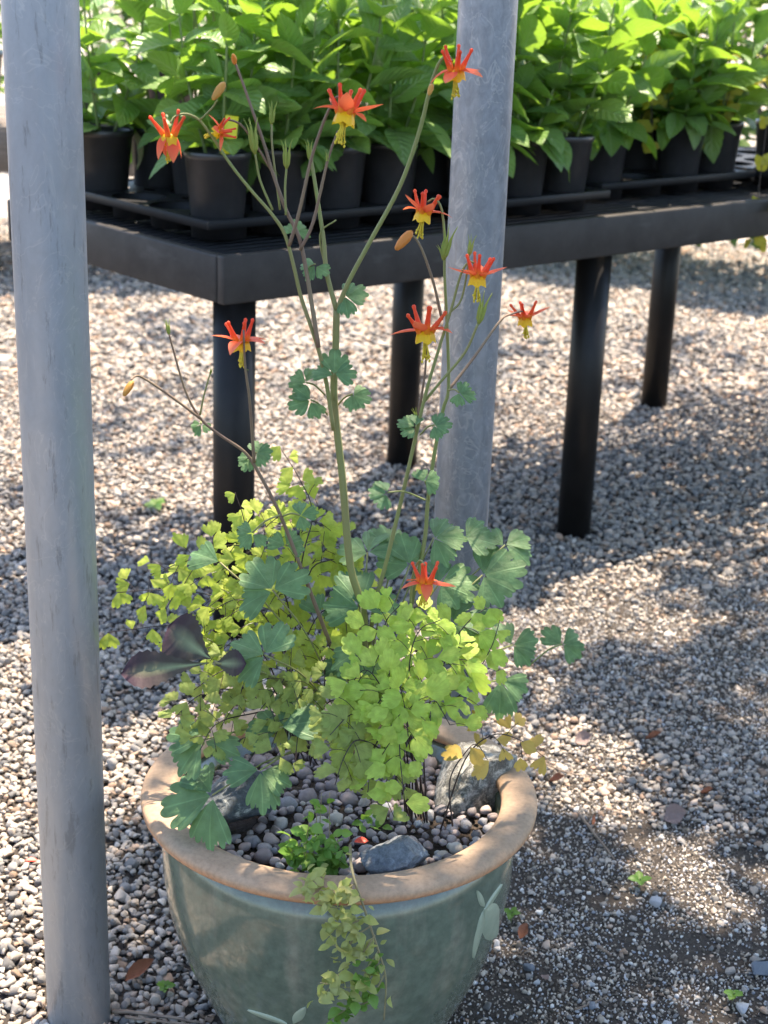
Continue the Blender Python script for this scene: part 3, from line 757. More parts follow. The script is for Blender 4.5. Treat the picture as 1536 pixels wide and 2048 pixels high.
# ================================================================== COLUMBINE
CB = PC + Vector((.03, .0, .285))
columbine = thing('columbine', 'tall columbine with red and yellow nodding flowers growing in the glazed planter', 'flowering plant', CB)
def path_px(pts, y0, y1, n=5):
    m = len(pts); return spline([at(x, y, y0+(y1-y0)*i/max(1, m-1)) for i, (x, y) in enumerate(pts)], n)
def stem_px(pts, y0, y1, r0, r1, mat='stem', par=columbine, name='stem'):
    P_ = path_px(pts, y0, y1); base = WM[par.name].translation; m = len(P_)
    return ob(name, MB().tube([q-base for q in P_], [r0+(r1-r0)*i/(m-1) for i in range(m)], 7).mesh(name, M[mat]), par, T(base))
YS = 1.745
root = at(712, 1500, YS)
def rooted(pts): return [(716, 1545)] + pts
stem_px(rooted([(722, 1380), (728, 1235), (700, 1130), (685, 960), (668, 800), (671, 700), (673, 620)]), YS, YS-.03, .0052, .0038)
stem_px([(673, 622), (698, 562), (742, 480), (800, 372), (838, 265), (858, 185), (872, 140), (884, 118), (897, 112), (905, 122)], YS-.03, YS-.08, .0027, .0013)
stem_px([(673, 622), (653, 545), (647, 480), (632, 380), (622, 318)], YS-.03, YS-.02, .0030, .0018)
stem_px([(667, 860), (652, 763), (634, 690), (603, 598), (588, 535), (570, 470), (545, 430), (500, 378), (462, 330), (425, 275), (398, 240), (372, 228), (350, 233), (341, 246)], YS-.035, YS-.10, .0025, .0010)
stem_px([(637, 695), (622, 600), (612, 540), (598, 475), (572, 420), (545, 345), (527, 285), (505, 222), (485, 165), (470, 125)], YS-.05, YS-.04, .0026, .0013, 'stemr')
stem_px([(545, 345), (512, 290), (482, 250), (455, 240), (443, 250)], YS-.04, YS-.08, .0014, .0010, 'stemr')
stem_px([(578, 492), (598, 425), (622, 320), (645, 250), (660, 215), (672, 195), (684, 196)], YS-.06, YS-.09, .0020, .0011, 'stemr')
stem_px([(600, 500), (626, 445), (655, 322), (676, 262)], YS-.05, YS-.05, .0020, .0012, 'stemr')
stem_px([(672, 440), (640, 470), (655, 550)], YS-.03, YS-.02, .0008, .0014)
stem_px([(572, 430), (570, 380), (573, 335)], YS-.05, YS-.05, .0014, .0012)
stem_px([(545, 420), (520, 360), (510, 305)], YS-.05, YS-.06, .0014, .0012)
stem_px([(560, 420), (545, 300), (543, 245)], YS-.04, YS-.03, .0013, .0010)
stem_px([(400, 240), (425, 215), (434, 200)], YS-.10, YS-.12, .0010, .0010)
stem_px([(866, 170), (862, 176)], YS-.08, YS-.10, .0012, .0012)
# right hand group
stem_px(rooted([(735, 1380), (745, 1235), (775, 1115), (806, 985), (832, 870), (852, 785), (877, 700), (902, 620), (922, 548), (938, 524), (948, 526)]), YS+.01, YS-.02, .0031, .0010, 'stem')
stem_px([(735, 1520), (800, 1300), (846, 1100), (856, 1000), (870, 900), (886, 820), (897, 775), (894, 650), (889, 545), (889, 470), (882, 415), (868, 398), (855, 404)], YS+.04, YS+.03, .0029, .0010, 'stem')
stem_px([(896, 782), (950, 712), (1000, 642), (1022, 628), (1046, 622)], YS+.05, YS+.16, .0020, .0011, 'stemr')
stem_px([(884, 640), (868, 570), (850, 515), (835, 482), (820, 468), (812, 466)], YS+.02, YS, .0018, .0010, 'stemr')
stem_px([(826, 900), (840, 810), (850, 745), (853, 690)], YS, YS+.0, .0018, .0010, 'stemr')
stem_px([(843, 810), (880, 765), (930, 705), (957, 645)], YS, YS-.01, .0018, .0014, 'stem')
stem_px([(900, 625), (922, 600), (935, 540), (938, 510)], YS-.01, YS-.0, .0013, .0011, 'stem')
stem_px([(820, 1250), (824, 1160), (838, 1122), (850, 1130)], YS-.05, YS-.10, .0016, .0010, 'stem')
# left low stem
stem_px(rooted([(690, 1380), (668, 1310), (640, 1235), (600, 1130), (556, 1020), (514, 940), (488, 903), (440, 870), (402, 838), (372, 785), (348, 705), (338, 668)]), YS, YS-.03, .0029, .0010, 'stemr')
stem_px([(508, 925), (503, 850), (498, 790), (490, 730), (487, 660)], YS-.03, YS-.06, .0020, .0011, 'stemr')
stem_px([(402, 838), (345, 795), (290, 758), (272, 752), (262, 760)], YS-.03, YS-.07, .0016, .0010, 'stemr')
stem_px([(400, 830), (408, 790), (420, 748)], YS-.03, YS-.03, .0012, .0008, 'stem')

# flower pieces, metres, flower hangs along -Z
def spur_mesh():
    b = MB(); pts = [(.0050, 0, -.004), (.0078, 0, .005), (.0108, 0, .013), (.0138, 0, .0205), (.0148, 0, .0235), (.0151, 0, .0252)]
    return b.tube(pts, [.0040, .0032, .0022, .0016, .0023, .0010], 8).mesh('spur', M['spur'])
def cup_mesh():
    b = MB(); n = 20; rows = [(.0035, .001), (.0082, .000), (.0096, -.006), (.0104, -.011)]; vs_ = []; fs = []
    for r, z in rows:
        for k in range(n):
            a = 2*math.pi*k/n; w = 1 + .10*math.cos(5*a); zz_ = z - (.0016*math.cos(5*a) if z == -.011 else 0)
            vs_.append((r*w*math.cos(a), r*w*math.sin(a), zz_))
    for i in range(3):
        for k in range(n): fs.append((i*n+k, (i+1)*n+k, (i+1)*n+(k+1) % n, i*n+(k+1) % n))
    return me_from('flower', vs_, fs, M['yellow'])
def stamen_mesh(seed):
    rg = random.Random(seed); b = MB()
    for k in range(16):
        a = rg.uniform(0, 6.28); r = rg.uniform(.0005, .0028); e = Vector((math.cos(a)*r*1.8, math.sin(a)*r*1.8, -rg.uniform(.021, .031)))
        b.tube([(math.cos(a)*r*.6, math.sin(a)*r*.6, -.003), (math.cos(a)*r, math.sin(a)*r, -.016), e], .00065, 4)
        b.tube([e + Vector((0, 0, .0014)), e, e - Vector((0, 0, .0016))], [.0007, .0014, .0006], 5)
    return b.mesh('stamens', M['stamen'])
SPUR, CUPF, STAM = spur_mesh(), cup_mesh(), [stamen_mesh(i) for i in range(3)]
SEP = [blade('sepal', M['sepal'], .46, 0, .3, d, .1, 10, 0, .4) for d in (.12, -.15, .4)]
def flower(px, py, Y, s, tilt, spread=.15, lab=None, jit=.25, par=None):
    c = at(px, py, Y)
    m = T(c) @ Euler((R(tilt[0]), R(tilt[1]), RNG.uniform(0, 6.28))).to_matrix().to_4x4() @ S(s)
    if tilt[0] or tilt[1]: m = T(c) @ Euler((R(tilt[0]), R(tilt[1]), 0)).to_matrix().to_4x4() @ Matrix.Rotation(RNG.uniform(0, 6.28), 4, 'Z') @ S(s)
    f = ob('flower', CUPF, par or columbine, m)
    if lab: f['label'] = lab
    for k in range(5):
        a = 2*math.pi*k/5
        ob('spur', SPUR, f, m @ Matrix.Rotation(a, 4, 'Z') @ Matrix.Rotation(RNG.uniform(-.15, .38), 4, 'Y'))
        el = spread + RNG.uniform(-jit, jit)
        d = Vector((math.cos(a+.63)*math.cos(el), math.sin(a+.63)*math.cos(el), math.sin(el)))
        ob('sepal', RNG.choice(SEP), f, m @ frame(d, (0, 0, 1), Vector((math.cos(a+.63), math.sin(a+.63), 0))*.005, RNG.uniform(.027, .033)))
    ob('stamens', RNG.choice(STAM), f, m)
K = .95
flower(691, 226, YS-.10, K*1.12, (-14, 10), .25)
flower(911, 140, YS-.09, K*.95, (5, -4), -.25)
flower(339, 268, YS-.10, K*.95, (2, 0), -1.15, 'older orange flower with drooping sepals', .15)
flower(441, 262, YS-.08, K*.62, (4, 70), -.2, 'small half-open flower turned sideways', .2)
flower(848, 425, YS+.03, K*.98, (-6, 10), .25)
flower(956, 552, YS-.02, K*.98, (-4, 3), .18)
flower(850, 662, YS, K*1.15, (-4, -2), .22)
flower(1051, 635, YS+.17, K*.90, (0, -4), .2)
flower(482, 682, YS-.045, K*1.0, (-5, -2), .15)
flower(851, 1165, YS-.10, K*.98, (-4, 4), -.15, 'low flower among the leaves', .2)
def ovoid(name, mat, L, w):
    return MB().tube([(0, 0, 0), (L*.15, 0, 0), (L*.4, 0, 0), (L*.7, 0, 0), (L*.93, 0, 0), (L, 0, 0)], [w*.25, w*.7, w*.86, w*.74, w*.45, w*.12], 8).mesh(name, M[mat])
BUD = ovoid('bud', 'bud', .024, .0058)
def bud(x0, y0, x1, y1, Y, s=1, lab=None):
    a, b_ = at(x0, y0, Y), at(x1, y1, Y-.01); o_ = ob('bud', BUD, columbine, frame(b_-a, (0, -1, .3), a, (b_-a).length/.024))
    if lab: o_['label'] = lab
bud(449, 165, 425, 200, YS-.11); bud(824, 462, 791, 500, YS, lab='orange closed bud hanging beside the pole')
bud(864, 168, 858, 190, YS-.10); bud(266, 762, 247, 792, YS-.06, lab='yellowish drooping bud'); bud(470, 128, 466, 108, YS-.04)
def pod_mesh(seed):
    b = MB(); rg = random.Random(seed)
    for k in range(5):
        a = 2*math.pi*k/5; c, s = math.cos(a), math.sin(a)
        b.tube([(0, 0, 0), (.006, c*.0022, s*.0022), (.016, c*.0030, s*.0030), (.021, c*.0032, s*.0032), (.027, c*.0048, s*.0048), (.034, c*.0075, s*.0075)], [.0012, .0020, .0020, .0012, .0005, .0002], 5)
    return b.mesh('seed_pod', M['pod'])
POD = [pod_mesh(i) for i in range(2)]
for x0, y0, x1, y1, Y in ((573, 338, 574, 282, YS-.05), (510, 308, 503, 240, YS-.06), (543, 250, 546, 205, YS-.03), (957, 648, 972, 588, YS-.01), (938, 512, 945, 472, YS), (338, 670, 334, 640, YS-.03),
                          (420, 750, 424, 735, YS-.03), (620, 322, 618, 280, YS-.02), (655, 326, 655, 300, YS-.05), (886, 520, 902, 455, YS+.02), (888, 515, 878, 490, YS+.02), (488, 735, 497, 742, YS-.05), (835, 840, 828, 818, YS)):
    a, b_ = at(x0, y0, Y), at(x1, y1, Y); ob('seed_pod', RNG.choice(POD), columbine, frame(b_-a, (0, -1, .3), a, (b_-a).length/.032))
# leaves
CL = [fan('leaflet', M['col'], sp_, 3, cl, te+1, to, cu, 5, 60, .05, 60+i) for i, (sp_, cl, te, to, cu) in enumerate(((50, .24, 4, .055, .22), (44, .20, 4, .06, .34), (56, .27, 5, .05, .12), (40, .22, 4, .06, .4)))]
PL1 = blade('leaflet', M['purple'], .80, .10, .30, .15, .1, 22, .03, .64)
PL2 = blade('leaflet', M['purple'], .40, .13, .5, .22, .35, 22, .02, .72)
def leaf_px(cx, cy, size, ang, att, Y, n=3, spread=78, nrm=None, ls=None, mat='stem', meshes=CL, par=columbine, label=None, sizes=None):
    c = at(cx, cy, Y); zd = (c - Vector((0, 0, CAM_H))).length; s = size/FPX*zd
    nv = Vector(nrm) if nrm else Vector((RNG.uniform(-.35, .35), -.75+RNG.uniform(-.25, .25), .65))
    nv.normalize()
    a0 = at(att[0], att[1], att[2] if len(att) > 2 else Y+.02); base = WM[par.name].translation
    mid = a0.lerp(c, .55) + Vector((0, 0, (c-a0).length*.10))
    pth = spline([a0, mid, c], 4)
    lf = ob('leaf', MB().tube([q-base for q in pth], [.0014, .0009][0:1]*1 if False else .0011, 5).mesh('leaf_stalk', M[mat]), par, T(base))
    if label: lf['label'] = label
    for k in range(n):
        an = R(ang + (k-(n-1)/2)*spread*1.0 + RNG.uniform(-10, 10))
        d = Vector((math.cos(an), 0, math.sin(an))); d = d - nv*d.dot(nv)
        if d.length < .2: d += Vector((.2, 0, .2))
        d.normalize(); n2 = (nv + rv(.22)).normalized()
        k_s = (sizes[k] if sizes else (1.0 if k == (n-1)//2 or n < 3 else .88))*RNG.uniform(.93, 1.07)
        ob('leaflet', meshes[RNG.randrange(len(meshes))], lf, frame(d, n2, c + d*s*.06 - nv*.002*k, s*k_s))
B0 = (712, 1490, YS)
for L_ in (
    (592, 462, 32, 60, (580, 490)), (630, 528, 34, -120, (612, 545)), (690, 592, 44, 0, (673, 615)), (668, 748, 52, 80, (668, 800)), (612, 765, 40, 160, (650, 790)), (622, 800, 44, 215, (655, 830)),
    (705, 788, 36, -20, (668, 820)), (832, 852, 36, 150, (832, 885)), (868, 850, 36, 0, (840, 870)), (918, 785, 34, -20, (897, 780)), (850, 962, 36, 30, (858, 1000)), (775, 985, 40, 175, (850, 1000)),
    (512, 905, 34, 20, (508, 925)), (500, 915, 28, 250, (508, 930)), (505, 1065, 36, 230, (560, 1030)), (572, 1090, 42, 70, (590, 1110)), (600, 1030, 36, 20, (560, 1035)), (402, 848, 24, 250, (402, 838)),
    ):
    x, y, s, a, att = L_
    leaf_px(x, y, s*1.0, a, att, YS-.03 + RNG.uniform(-.03, .03))
for L_ in (
    (440, 1125, 66, 150, B0, 1, YS-.02), (545, 1180, 72, 120, B0, 3, YS-.04), (735, 1105, 60, 80, B0, 3, YS+.02), (790, 1110, 62, 60, B0, 2, YS+.03), (722, 1215, 76, 100, B0, 3, YS-.02),
    (868, 1075, 60, 10, B0, 3, YS+.05), (930, 1075, 52, 20, B0, 2, YS+.06), (1010, 1090, 56, 45, B0, 3, YS+.06), (880, 1165, 66, 20, B0, 3, YS+.02), (965, 1150, 74, 10, B0, 3, YS+.03),
    (905, 1245, 70, 15, B0, 3, YS+.0), (530, 1310, 72, 150, B0, 3, YS-.11), (725, 1300, 62, 255, B0, 2, YS-.05), (405, 1480, 72, 250, B0, 3, YS-.10),
    (560, 1455, 76, 90, B0, 3, YS-.10), (425, 1590, 95, 200, B0, 3, YS-.13), (520, 1540, 72, 260, B0, 3, YS-.13), (1025, 1290, 54, 20, B0, 3, YS+.10), (1000, 1360, 64, -50, B0, 2, YS+.05),
    (1125, 1288, 44, 40, (1060, 1330, YS+.14), 3, YS+.15), (690, 1330, 50, 200, B0, 2, YS-.02), (820, 1130, 54, 130, B0, 2, YS+.02), (640, 1230, 44, 60, B0, 2, YS)):
    x, y, s, a, att, n_, Y = L_
    leaf_px(x, y, s*1.12, a, att, Y, n_)
leaf_px(428, 1322, 128, 148, B0, YS-.12, 1, 0, (-.15, -.75, .6), meshes=[PL1], label='large bronze-purple leaf reaching out past the rim')
leaf_px(430, 1325, 185, 193, B0, YS-.125, 1, 0, (.1, -.8, .6), meshes=[PL2], label='long bronze-purple leaf with a pale midrib')
leaf_px(425, 1328, 62, 10, B0, YS-.12, 1, 0, (-.1, -.75, .65), meshes=[PL1])

# ================================================================== FERNS
def fern(name, label, mats, fronds, lf_size, base, Yb, nleaf, group='maidenhair ferns in the planter', tufty=1.0):
    b0 = at(base[0], base[1], Yb)
    t = thing('maidenhair_fern', label, 'fern', b0, group)
    tot = 0
    for fi, (pts, y0, y1, npin, plen, ms) in enumerate(fronds):
        P_ = path_px([(base[0]+RNG.uniform(-25, 25), base[1]+RNG.uniform(-12, 12))] + pts, Yb+RNG.uniform(-.03, .03), y1, 6)
        m = len(P_)
        b = MB().tube([q-b0 for q in P_], [.0011-.0006*i/(m-1) for i in range(m)], 5)
        fr_loc = []
        i0 = int(m*.42)
        for k in range(npin):
            f = k/max(1, npin-1); i = i0 + int((m-1-i0)*f); q = P_[i]
            tg = (P_[min(i+1, m-1)] - P_[max(i-1, 0)]).normalized(); side = 1 if k % 2 else -1
            sd = tg.cross(Vector((.1, -.8, .5))).normalized()*side
            ln = plen*(1.0-.62*f)*RNG.uniform(.7, 1.15)
            e = q + (sd*.85 + tg*.55 + rv(.25)).normalized()*ln + Vector((0, 0, -.12*ln))
            if ln > .018:
                mid = q.lerp(e, .5) + Vector((0, 0, .10*ln)); pp = spline([q, mid, e], 3); b.tube([z-b0 for z in pp], .00045, 4)
                nl = max(2, int(ln/(lf_size*.56)))
                for j in range(nl):
                    g = (j+.6)/nl; r_ = pp[min(len(pp)-1, int(g*(len(pp)-1)+.5))]
                    fr_loc.append((r_, (e-q).normalized(), 1 if j % 2 else -1, j == nl-1))
            else:
                fr_loc.append((q, sd, side, True))
        fr = ob('frond', b.mesh('frond', M['wire']), t, T(b0))
        for (q, ax, s, last) in fr_loc:
            up = Vector((RNG.uniform(-.35, .35), -.85, .55)); pd = ax.cross(up).normalized()*s
            d = (ax*(1.0 if last else .55) + pd*(.1 if last else .8) + Vector((0, 0, -.15)) + rv(.25)).normalized()
            sz_ = lf_size*RNG.uniform(.7, 1.25)
            ob('leaflet', RNG.choice(ms), fr, frame(d, up + rv(.32), q + rv(.003), sz_)); tot += 1
    return tot
FA = fanset(M['fernA'], 2, .20, 50, 5, .06, 10); FB = fanset(M['fernB'], 2, .16, 54, 5, .055, 20); FC = fanset(M['fernC'], 2, .18, 50, 5, .06, 30); FG = fanset(M['gold'], 2, .2, 44, 4, .06, 50)
Y1 = YS+.07
nA = fern('a', 'yellow-green maidenhair fern spreading behind and over the planter\'s left rim', None, [
    ([(560, 1250), (470, 1150), (390, 1120), (300, 1150)], Y1, Y1-.02, 9, .055, FA), ([(560, 1270), (450, 1200), (340, 1180), (235, 1185)], Y1, Y1-.04, 9, .045, FA),
    ([(580, 1230), (520, 1120), (470, 1090), (400, 1105)], Y1, Y1+.01, 8, .05, FA), ([(590, 1240), (590, 1130), (600, 1070), (640, 1030)], Y1, Y1+.03, 9, .055, FA),
    ([(600, 1240), (620, 1140), (650, 1100), (690, 1090)], Y1, Y1+.03, 9, .055, FA), ([(600, 1150), (625, 1030), (600, 960), (560, 895)], Y1, Y1+.04, 9, .026, FA),
    ([(510, 1280), (497, 1150), (490, 1050), (470, 985)], Y1, Y1-.02, 7, .022, FA), ([(540, 1330), (450, 1260), (350, 1250), (215, 1265)], Y1, Y1-.06, 9, .035, FA),
    ([(570, 1320), (520, 1220), (470, 1200), (410, 1230)], Y1, Y1-.05, 9, .05, FA), ([(590, 1330), (560, 1240), (560, 1190), (590, 1170)], Y1, Y1-.03, 9, .05, FA),
    ([(600, 1330), (620, 1260), (650, 1220), (690, 1230)], Y1, Y1-.03, 8, .05, FA),
    ([(560, 1400), (500, 1310), (450, 1290), (400, 1300)], Y1, Y1-.07, 8, .045, FA), ([(590, 1400), (570, 1320), (580, 1290), (610, 1290)], Y1, Y1-.06, 8, .045, FA), ([(610, 1400), (640, 1330), (670, 1310), (700, 1330)], Y1, Y1-.05, 7, .045, FA),
    ([(570, 1180), (540, 1100), (530, 1060), (560, 1030)], Y1, Y1+.02, 7, .04, FA), ([(610, 1180), (660, 1120), (700, 1140), (720, 1180)], Y1, Y1+.02, 7, .045, FA)], .0185, (590, 1490), Y1-.02, 0)
nC = fern('c', 'drab green maidenhair fern drooping low over the pebbles, left of centre', None, [
    ([(540, 1420), (470, 1380), (400, 1390), (345, 1440)], YS, YS-.10, 8, .05, FC), ([(560, 1400), (520, 1340), (450, 1340), (380, 1385)], YS, YS-.08, 8, .045, FC),
    ([(600, 1400), (580, 1350), (560, 1370), (520, 1420)], YS, YS-.10, 8, .045, FC), ([(610, 1420), (590, 1390), (560, 1450), (540, 1500)], YS, YS-.12, 8, .045, FC),
    ([(620, 1420), (630, 1380), (600, 1450), (590, 1530)], YS, YS-.13, 7, .04, FC), ([(640, 1430), (650, 1350), (640, 1300), (660, 1290)], YS, YS-.02, 8, .045, FA),
    ([(560, 1430), (490, 1430), (430, 1450), (400, 1500)], YS, YS-.12, 7, .04, FC), ([(640, 1430), (670, 1400), (690, 1440), (670, 1500)], YS, YS-.12, 7, .04, FC)], .0180, (610, 1525), YS-.02, 0)
Y2 = YS-.07
nB = fern('b', 'lime green maidenhair fern massed over the right of the planter', None, [
    ([(800, 1450), (770, 1330), (770, 1250), (800, 1210)], Y2, Y2, 10, .042, FB), ([(820, 1440), (820, 1320), (840, 1260), (880, 1240)], Y2, Y2, 9, .042, FB),
    ([(830, 1450), (860, 1360), (890, 1320), (940, 1320)], Y2, Y2, 9, .044, FB), ([(800, 1460), (760, 1370), (730, 1340), (700, 1370)], Y2, Y2-.03, 9, .042, FB),
    ([(810, 1470), (790, 1400), (770, 1390), (740, 1430)], Y2, Y2-.06, 9, .042, FB), ([(830, 1470), (850, 1400), (870, 1400), (900, 1450)], Y2, Y2-.05, 9, .042, FB),
    ([(820, 1480), (810, 1420), (810, 1420), (820, 1500)], Y2, Y2-.08, 9, .042, FB), ([(790, 1490), (740, 1430), (700, 1430), (660, 1470)], Y2, Y2-.08, 8, .045, FC),
    ([(850, 1460), (930, 1380), (980, 1300), (1000, 1240)], Y2+.02, Y2+.05, 9, .028, FB), ([(850, 1450), (900, 1300), (940, 1240), (975, 1215)], Y2+.02, Y2+.06, 8, .028, FB),
    ([(800, 1500), (770, 1460), (745, 1510), (735, 1590)], Y2, Y2-.09, 9, .036, FB), ([(820, 1500), (800, 1440), (800, 1510), (810, 1610)], Y2, Y2-.10, 9, .036, FB), ([(810, 1540), (790, 1530), (770, 1580), (790, 1640)], Y2, Y2-.08, 7, .03, FC), ([(780, 1520), (720, 1480), (690, 1510), (670, 1570)], Y2, Y2-.10, 7, .04, FC)], .0222, (830, 1640), Y2-.02, 0)
nG = fern('g', 'withered golden fern frond arching over the planter\'s right rim', None, [
    ([(930, 1520), (985, 1470), (1040, 1480), (1090, 1515)], YS-.05, YS-.03, 6, .030, FG), ([(900, 1560), (935, 1500), (955, 1490), (975, 1520)], YS-.06, YS-.06, 4, .022, FG)], .0210, (880, 1665), Y2-.03, 0)
print('FERN LEAFLETS', nA, nC, nB, nG)

# ================================================================== TRAILING PLANT + SEEDLINGS
TL = [blade('leaf', M['trail'], w, .05, .3, d, 0, 6, 0, .5) for w, d in ((.62, .2), (.7, .4), (.55, .05))]
TY = [blade('leaf', M['traily'], w, .05, .4, d, .3, 6, 0, .5) for w, d in ((.6, .5), (.72, .7), (.5, .2))]
tb = at(640, 1720, 1.590)
trail = thing('trailing_plant', 'small-leaved trailing plant spilling over the front of the planter', 'plant', tb)
def trail_stem(pts, Ys, r, leaves, size, ms, par=trail):
    P_ = spline([at(x, y, yy) for (x, y), yy in zip(pts, Ys)], 6); base = WM[par.name].translation; m = len(P_)
    st = ob('stem', MB().tube([q-base for q in P_], [r*(1-.5*i/(m-1)) for i in range(m)], 5).mesh('stem', M['tstem']), par, T(base))
    for k in range(leaves):
        q = P_[min(m-1, int((.1+.9*k/leaves)*m))]; d = Vector((RNG.uniform(-1, 1), RNG.uniform(-1, .2), RNG.uniform(-.5, .9))).normalized()
        ob('leaf', RNG.choice(ms), st, frame(d, Vector((0, -.5, .8))+rv(.8), q+rv(.008), size*RNG.uniform(.5, 1.2)))
for k in range(14):                   # upright leafy tuft
    x = 590+k*11+RNG.uniform(-8, 8); top = RNG.choice((1585, 1610, 1640, 1675)) if 4 < k < 11 else RNG.choice((1670, 1690, 1700))
    x2 = 632+(x-665)*.75
    trail_stem([(640+RNG.uniform(-25, 25), 1735), (x2, 1710), (x2+RNG.uniform(-8, 8), top)], (1.60, 1.59, 1.585+RNG.uniform(-.02, .03)), .0008, 13, .0160, TL)
YF = 1.475                            # hanging in front of the rim and wall
trail_stem([(700, 1690), (705, 1745), (735, 1835), (760, 1910), (772, 1960), (768, 2040)], (1.58, 1.515, 1.492, 1.487, 1.485, 1.485), .0018, 8, .012, TY)
for pts, Ys in (([(650, 1735), (630, 1760), (615, 1772)], (1.57, 1.515, 1.50)), ([(712, 1765), (680, 1785), (640, 1780)], (1.51, 1.492, 1.49)), ([(735, 1835), (690, 1850), (650, 1845)], (1.492, 1.484, 1.482)),
                ([(722, 1800), (680, 1815), (635, 1810)], (1.495, 1.486, 1.484)), ([(750, 1870), (720, 1910), (690, 1900), (665, 1890)], (1.488, 1.48, 1.48, 1.48)), ([(762, 1915), (735, 1960), (700, 1975), (640, 1965)], (1.488, 1.48, 1.48, 1.48)),
                ([(768, 1950), (740, 2000), (700, 2015), (660, 2040)], (1.486, 1.482, 1.482, 1.482)), ([(758, 1900), (730, 1945), (720, 1990), (690, 2035)], (1.488, 1.48, 1.48, 1.48)), ([(745, 1850), (705, 1880), (690, 1930), (640, 2000)], (1.49, 1.482, 1.48, 1.482))):
    trail_stem(pts, Ys, .0010, 26, .0155, TL if pts[-1][1] > 2010 else TY)
sb = at(745, 1660, 1.655)
seed = thing('seedling', 'small bright green seedling among the planter pebbles', 'seedling', sb)
for k in range(14):
    d = Vector((RNG.uniform(-1, 1), RNG.uniform(-1, .3), RNG.uniform(.1, 1))).normalized()
    ob('leaf', RNG.choice(TL), seed, frame(d, Vector((0, -.4, 1))+rv(.4), sb+Vector((RNG.uniform(-.012, .012), RNG.uniform(-.008, .008), RNG.uniform(0, .016))), RNG.uniform(.010, .016)))
pm_ = blade('petal', M['redp'], .5, 0, .4, .2, .2, 8, 0, .5)
ob('petal', pm_, None, frame((1, .2, .15), (0, -.3, 1), at(708, 1693, 1.625)+Vector((0, 0, .006)), .018, ), label='red petal fallen on the planter pebbles', category='petal')

# ================================================================== LITTER ON THE GROUND
def gp(x, y, z=.004): return onz(x, y, z)
def weed(px, py, n, s, label):
    p = gp(px, py); t = thing('weed_seedling', label, 'seedling', p, 'weeds in the gravel')
    ob('stem', MB().tube([(0, 0, -.004), (0, .002, .008), (.001, 0, .016)], .0008, 5).mesh('stem', M['bstem']), t, T(p))
    for k in range(n):
        a = 6.28*k/n + RNG.uniform(-.3, .3); d = Vector((math.cos(a), math.sin(a), RNG.uniform(.15, .6)))
        ob('leaf', RNG.choice(TL), t, frame(d, (0, -.3, 1), p+Vector((0, 0, .012)), s*RNG.uniform(.8, 1.15)))
weed(1278, 1775, 4, .022, 'two-leaved green seedling on the soil, right of the planter')
weed(1465, 2005, 7, .016, 'bright green seedling on the soil near the bottom right corner')
weed(330, 1990, 9, .014, 'yellowish weed in the gravel between the stained pole and planter')
weed(1022, 1842, 6, .014, 'small yellow-green weed tucked against the planter\'s right side')
weed(310, 1020, 6, .03, 'green weed in the sunlit gravel left of the bench leg')
def curl_leaf(name, mat, px, py, L, ang, wid, curl, label, cat='leaf', group='dry litter on the soil'):
    me = blade(name, mat, wid*1.15, .08, curl*1.6, -curl*.75, 1.0, 12, .03, .45); L *= .8
    a = R(ang); ob(name, me, None, frame((math.cos(a), math.sin(a), .12), (RNG.uniform(-.3, .3), -.3, 1), gp(px, py, .007), L), label=label, category=cat, group=group)
curl_leaf('dry_leaf', M['dry'], 1098, 1562, .040, -40, .35, .9, 'curled rust brown leaf lying close beside the planter rim')
curl_leaf('dry_leaf', M['dry'], 1290, 1478, .036, -30, .35, .9, 'curled rust brown leaf, farther back on the soil')
curl_leaf('dry_leaf', M['drygrey'], 1150, 1485, .038, 20, .7, .3, 'flat dull brown leaf in the gravel behind the planter')
curl_leaf('dry_leaf', M['dry'], 1400, 1585, .038, -55, .3, .9, 'narrow rust brown leaf on the right of the soil')
curl_leaf('dry_leaf', M['drygrey'], 1328, 1640, .045, 15, .75, .35, 'broad purplish brown leaf on the soil, largest of the litter')
curl_leaf('dry_leaf', M['dry'], 1185, 1650, .024, 80, .3, .5, 'small upright brown leaf scrap on the soil')
curl_leaf('dry_leaf', M['dry'], 1040, 1878, .030, 60, .5, .5, 'brown leaf scrap beside the planter\'s foot')
curl_leaf('dry_leaf', M['drygrey'], 1085, 1950, .030, -80, .35, .4, 'grey brown leaf sliver low on the soil')
curl_leaf('dry_leaf', M['dry'], 250, 1962, .05, 30, .4, .6, 'brown bark-like leaf in gravel beside the stained pole')
ob('petal', pm_, None, frame((1, .3, .1), (0, 0, 1), gp(50, 1722, .014), .020), label='red petal fallen on sunlit gravel left of the stained pole', category='petal')
def twig(pts, r, label, z=.006):
    P_ = spline([gp(x, y, z) for x, y in pts], 5); b0 = P_[0]
    m = len(P_); ob('twig', MB().tube([q-b0+Vector((0, 0, RNG.uniform(0, .002))) for q in P_], [r*(1-.5*i/(m-1)) for i in range(m)], 6).mesh('twig', M['twig']), None, T(b0), label=label, category='twig', group='twigs on the ground')
twig([(1158, 1628), (1190, 1670), (1228, 1718)], .0030, 'dark twig lying on the soil right of the planter')
twig([(1085, 1525), (1130, 1545), (1190, 1556)], .0018, 'thin twig reaching from the planter rim across the soil', .008)
twig([(225, 2022), (300, 2030), (400, 2046)], .0030, 'long thin twig in gravel beside the stained pole', .014)
twig([(250, 2034), (320, 2044), (390, 2052)], .0022, 'lower thin twig in gravel beside the stained pole', .014)
twig([(1195, 1893), (1212, 1905), (1222, 1912)], .0028, 'short pale twig on the soil')
twig([(1150, 2020), (1190, 2005), (1215, 1993)], .0016, 'straw-thin twig low on the soil')
WST = [stone_mat('pale_chip', [(0, (.36,.36,.37)), (1, (.42,.40,.38))], .3), stone_mat('blue_grey_chip', [(0, (.12,.14,.165)), (1, (.16,.175,.2))], .3)]
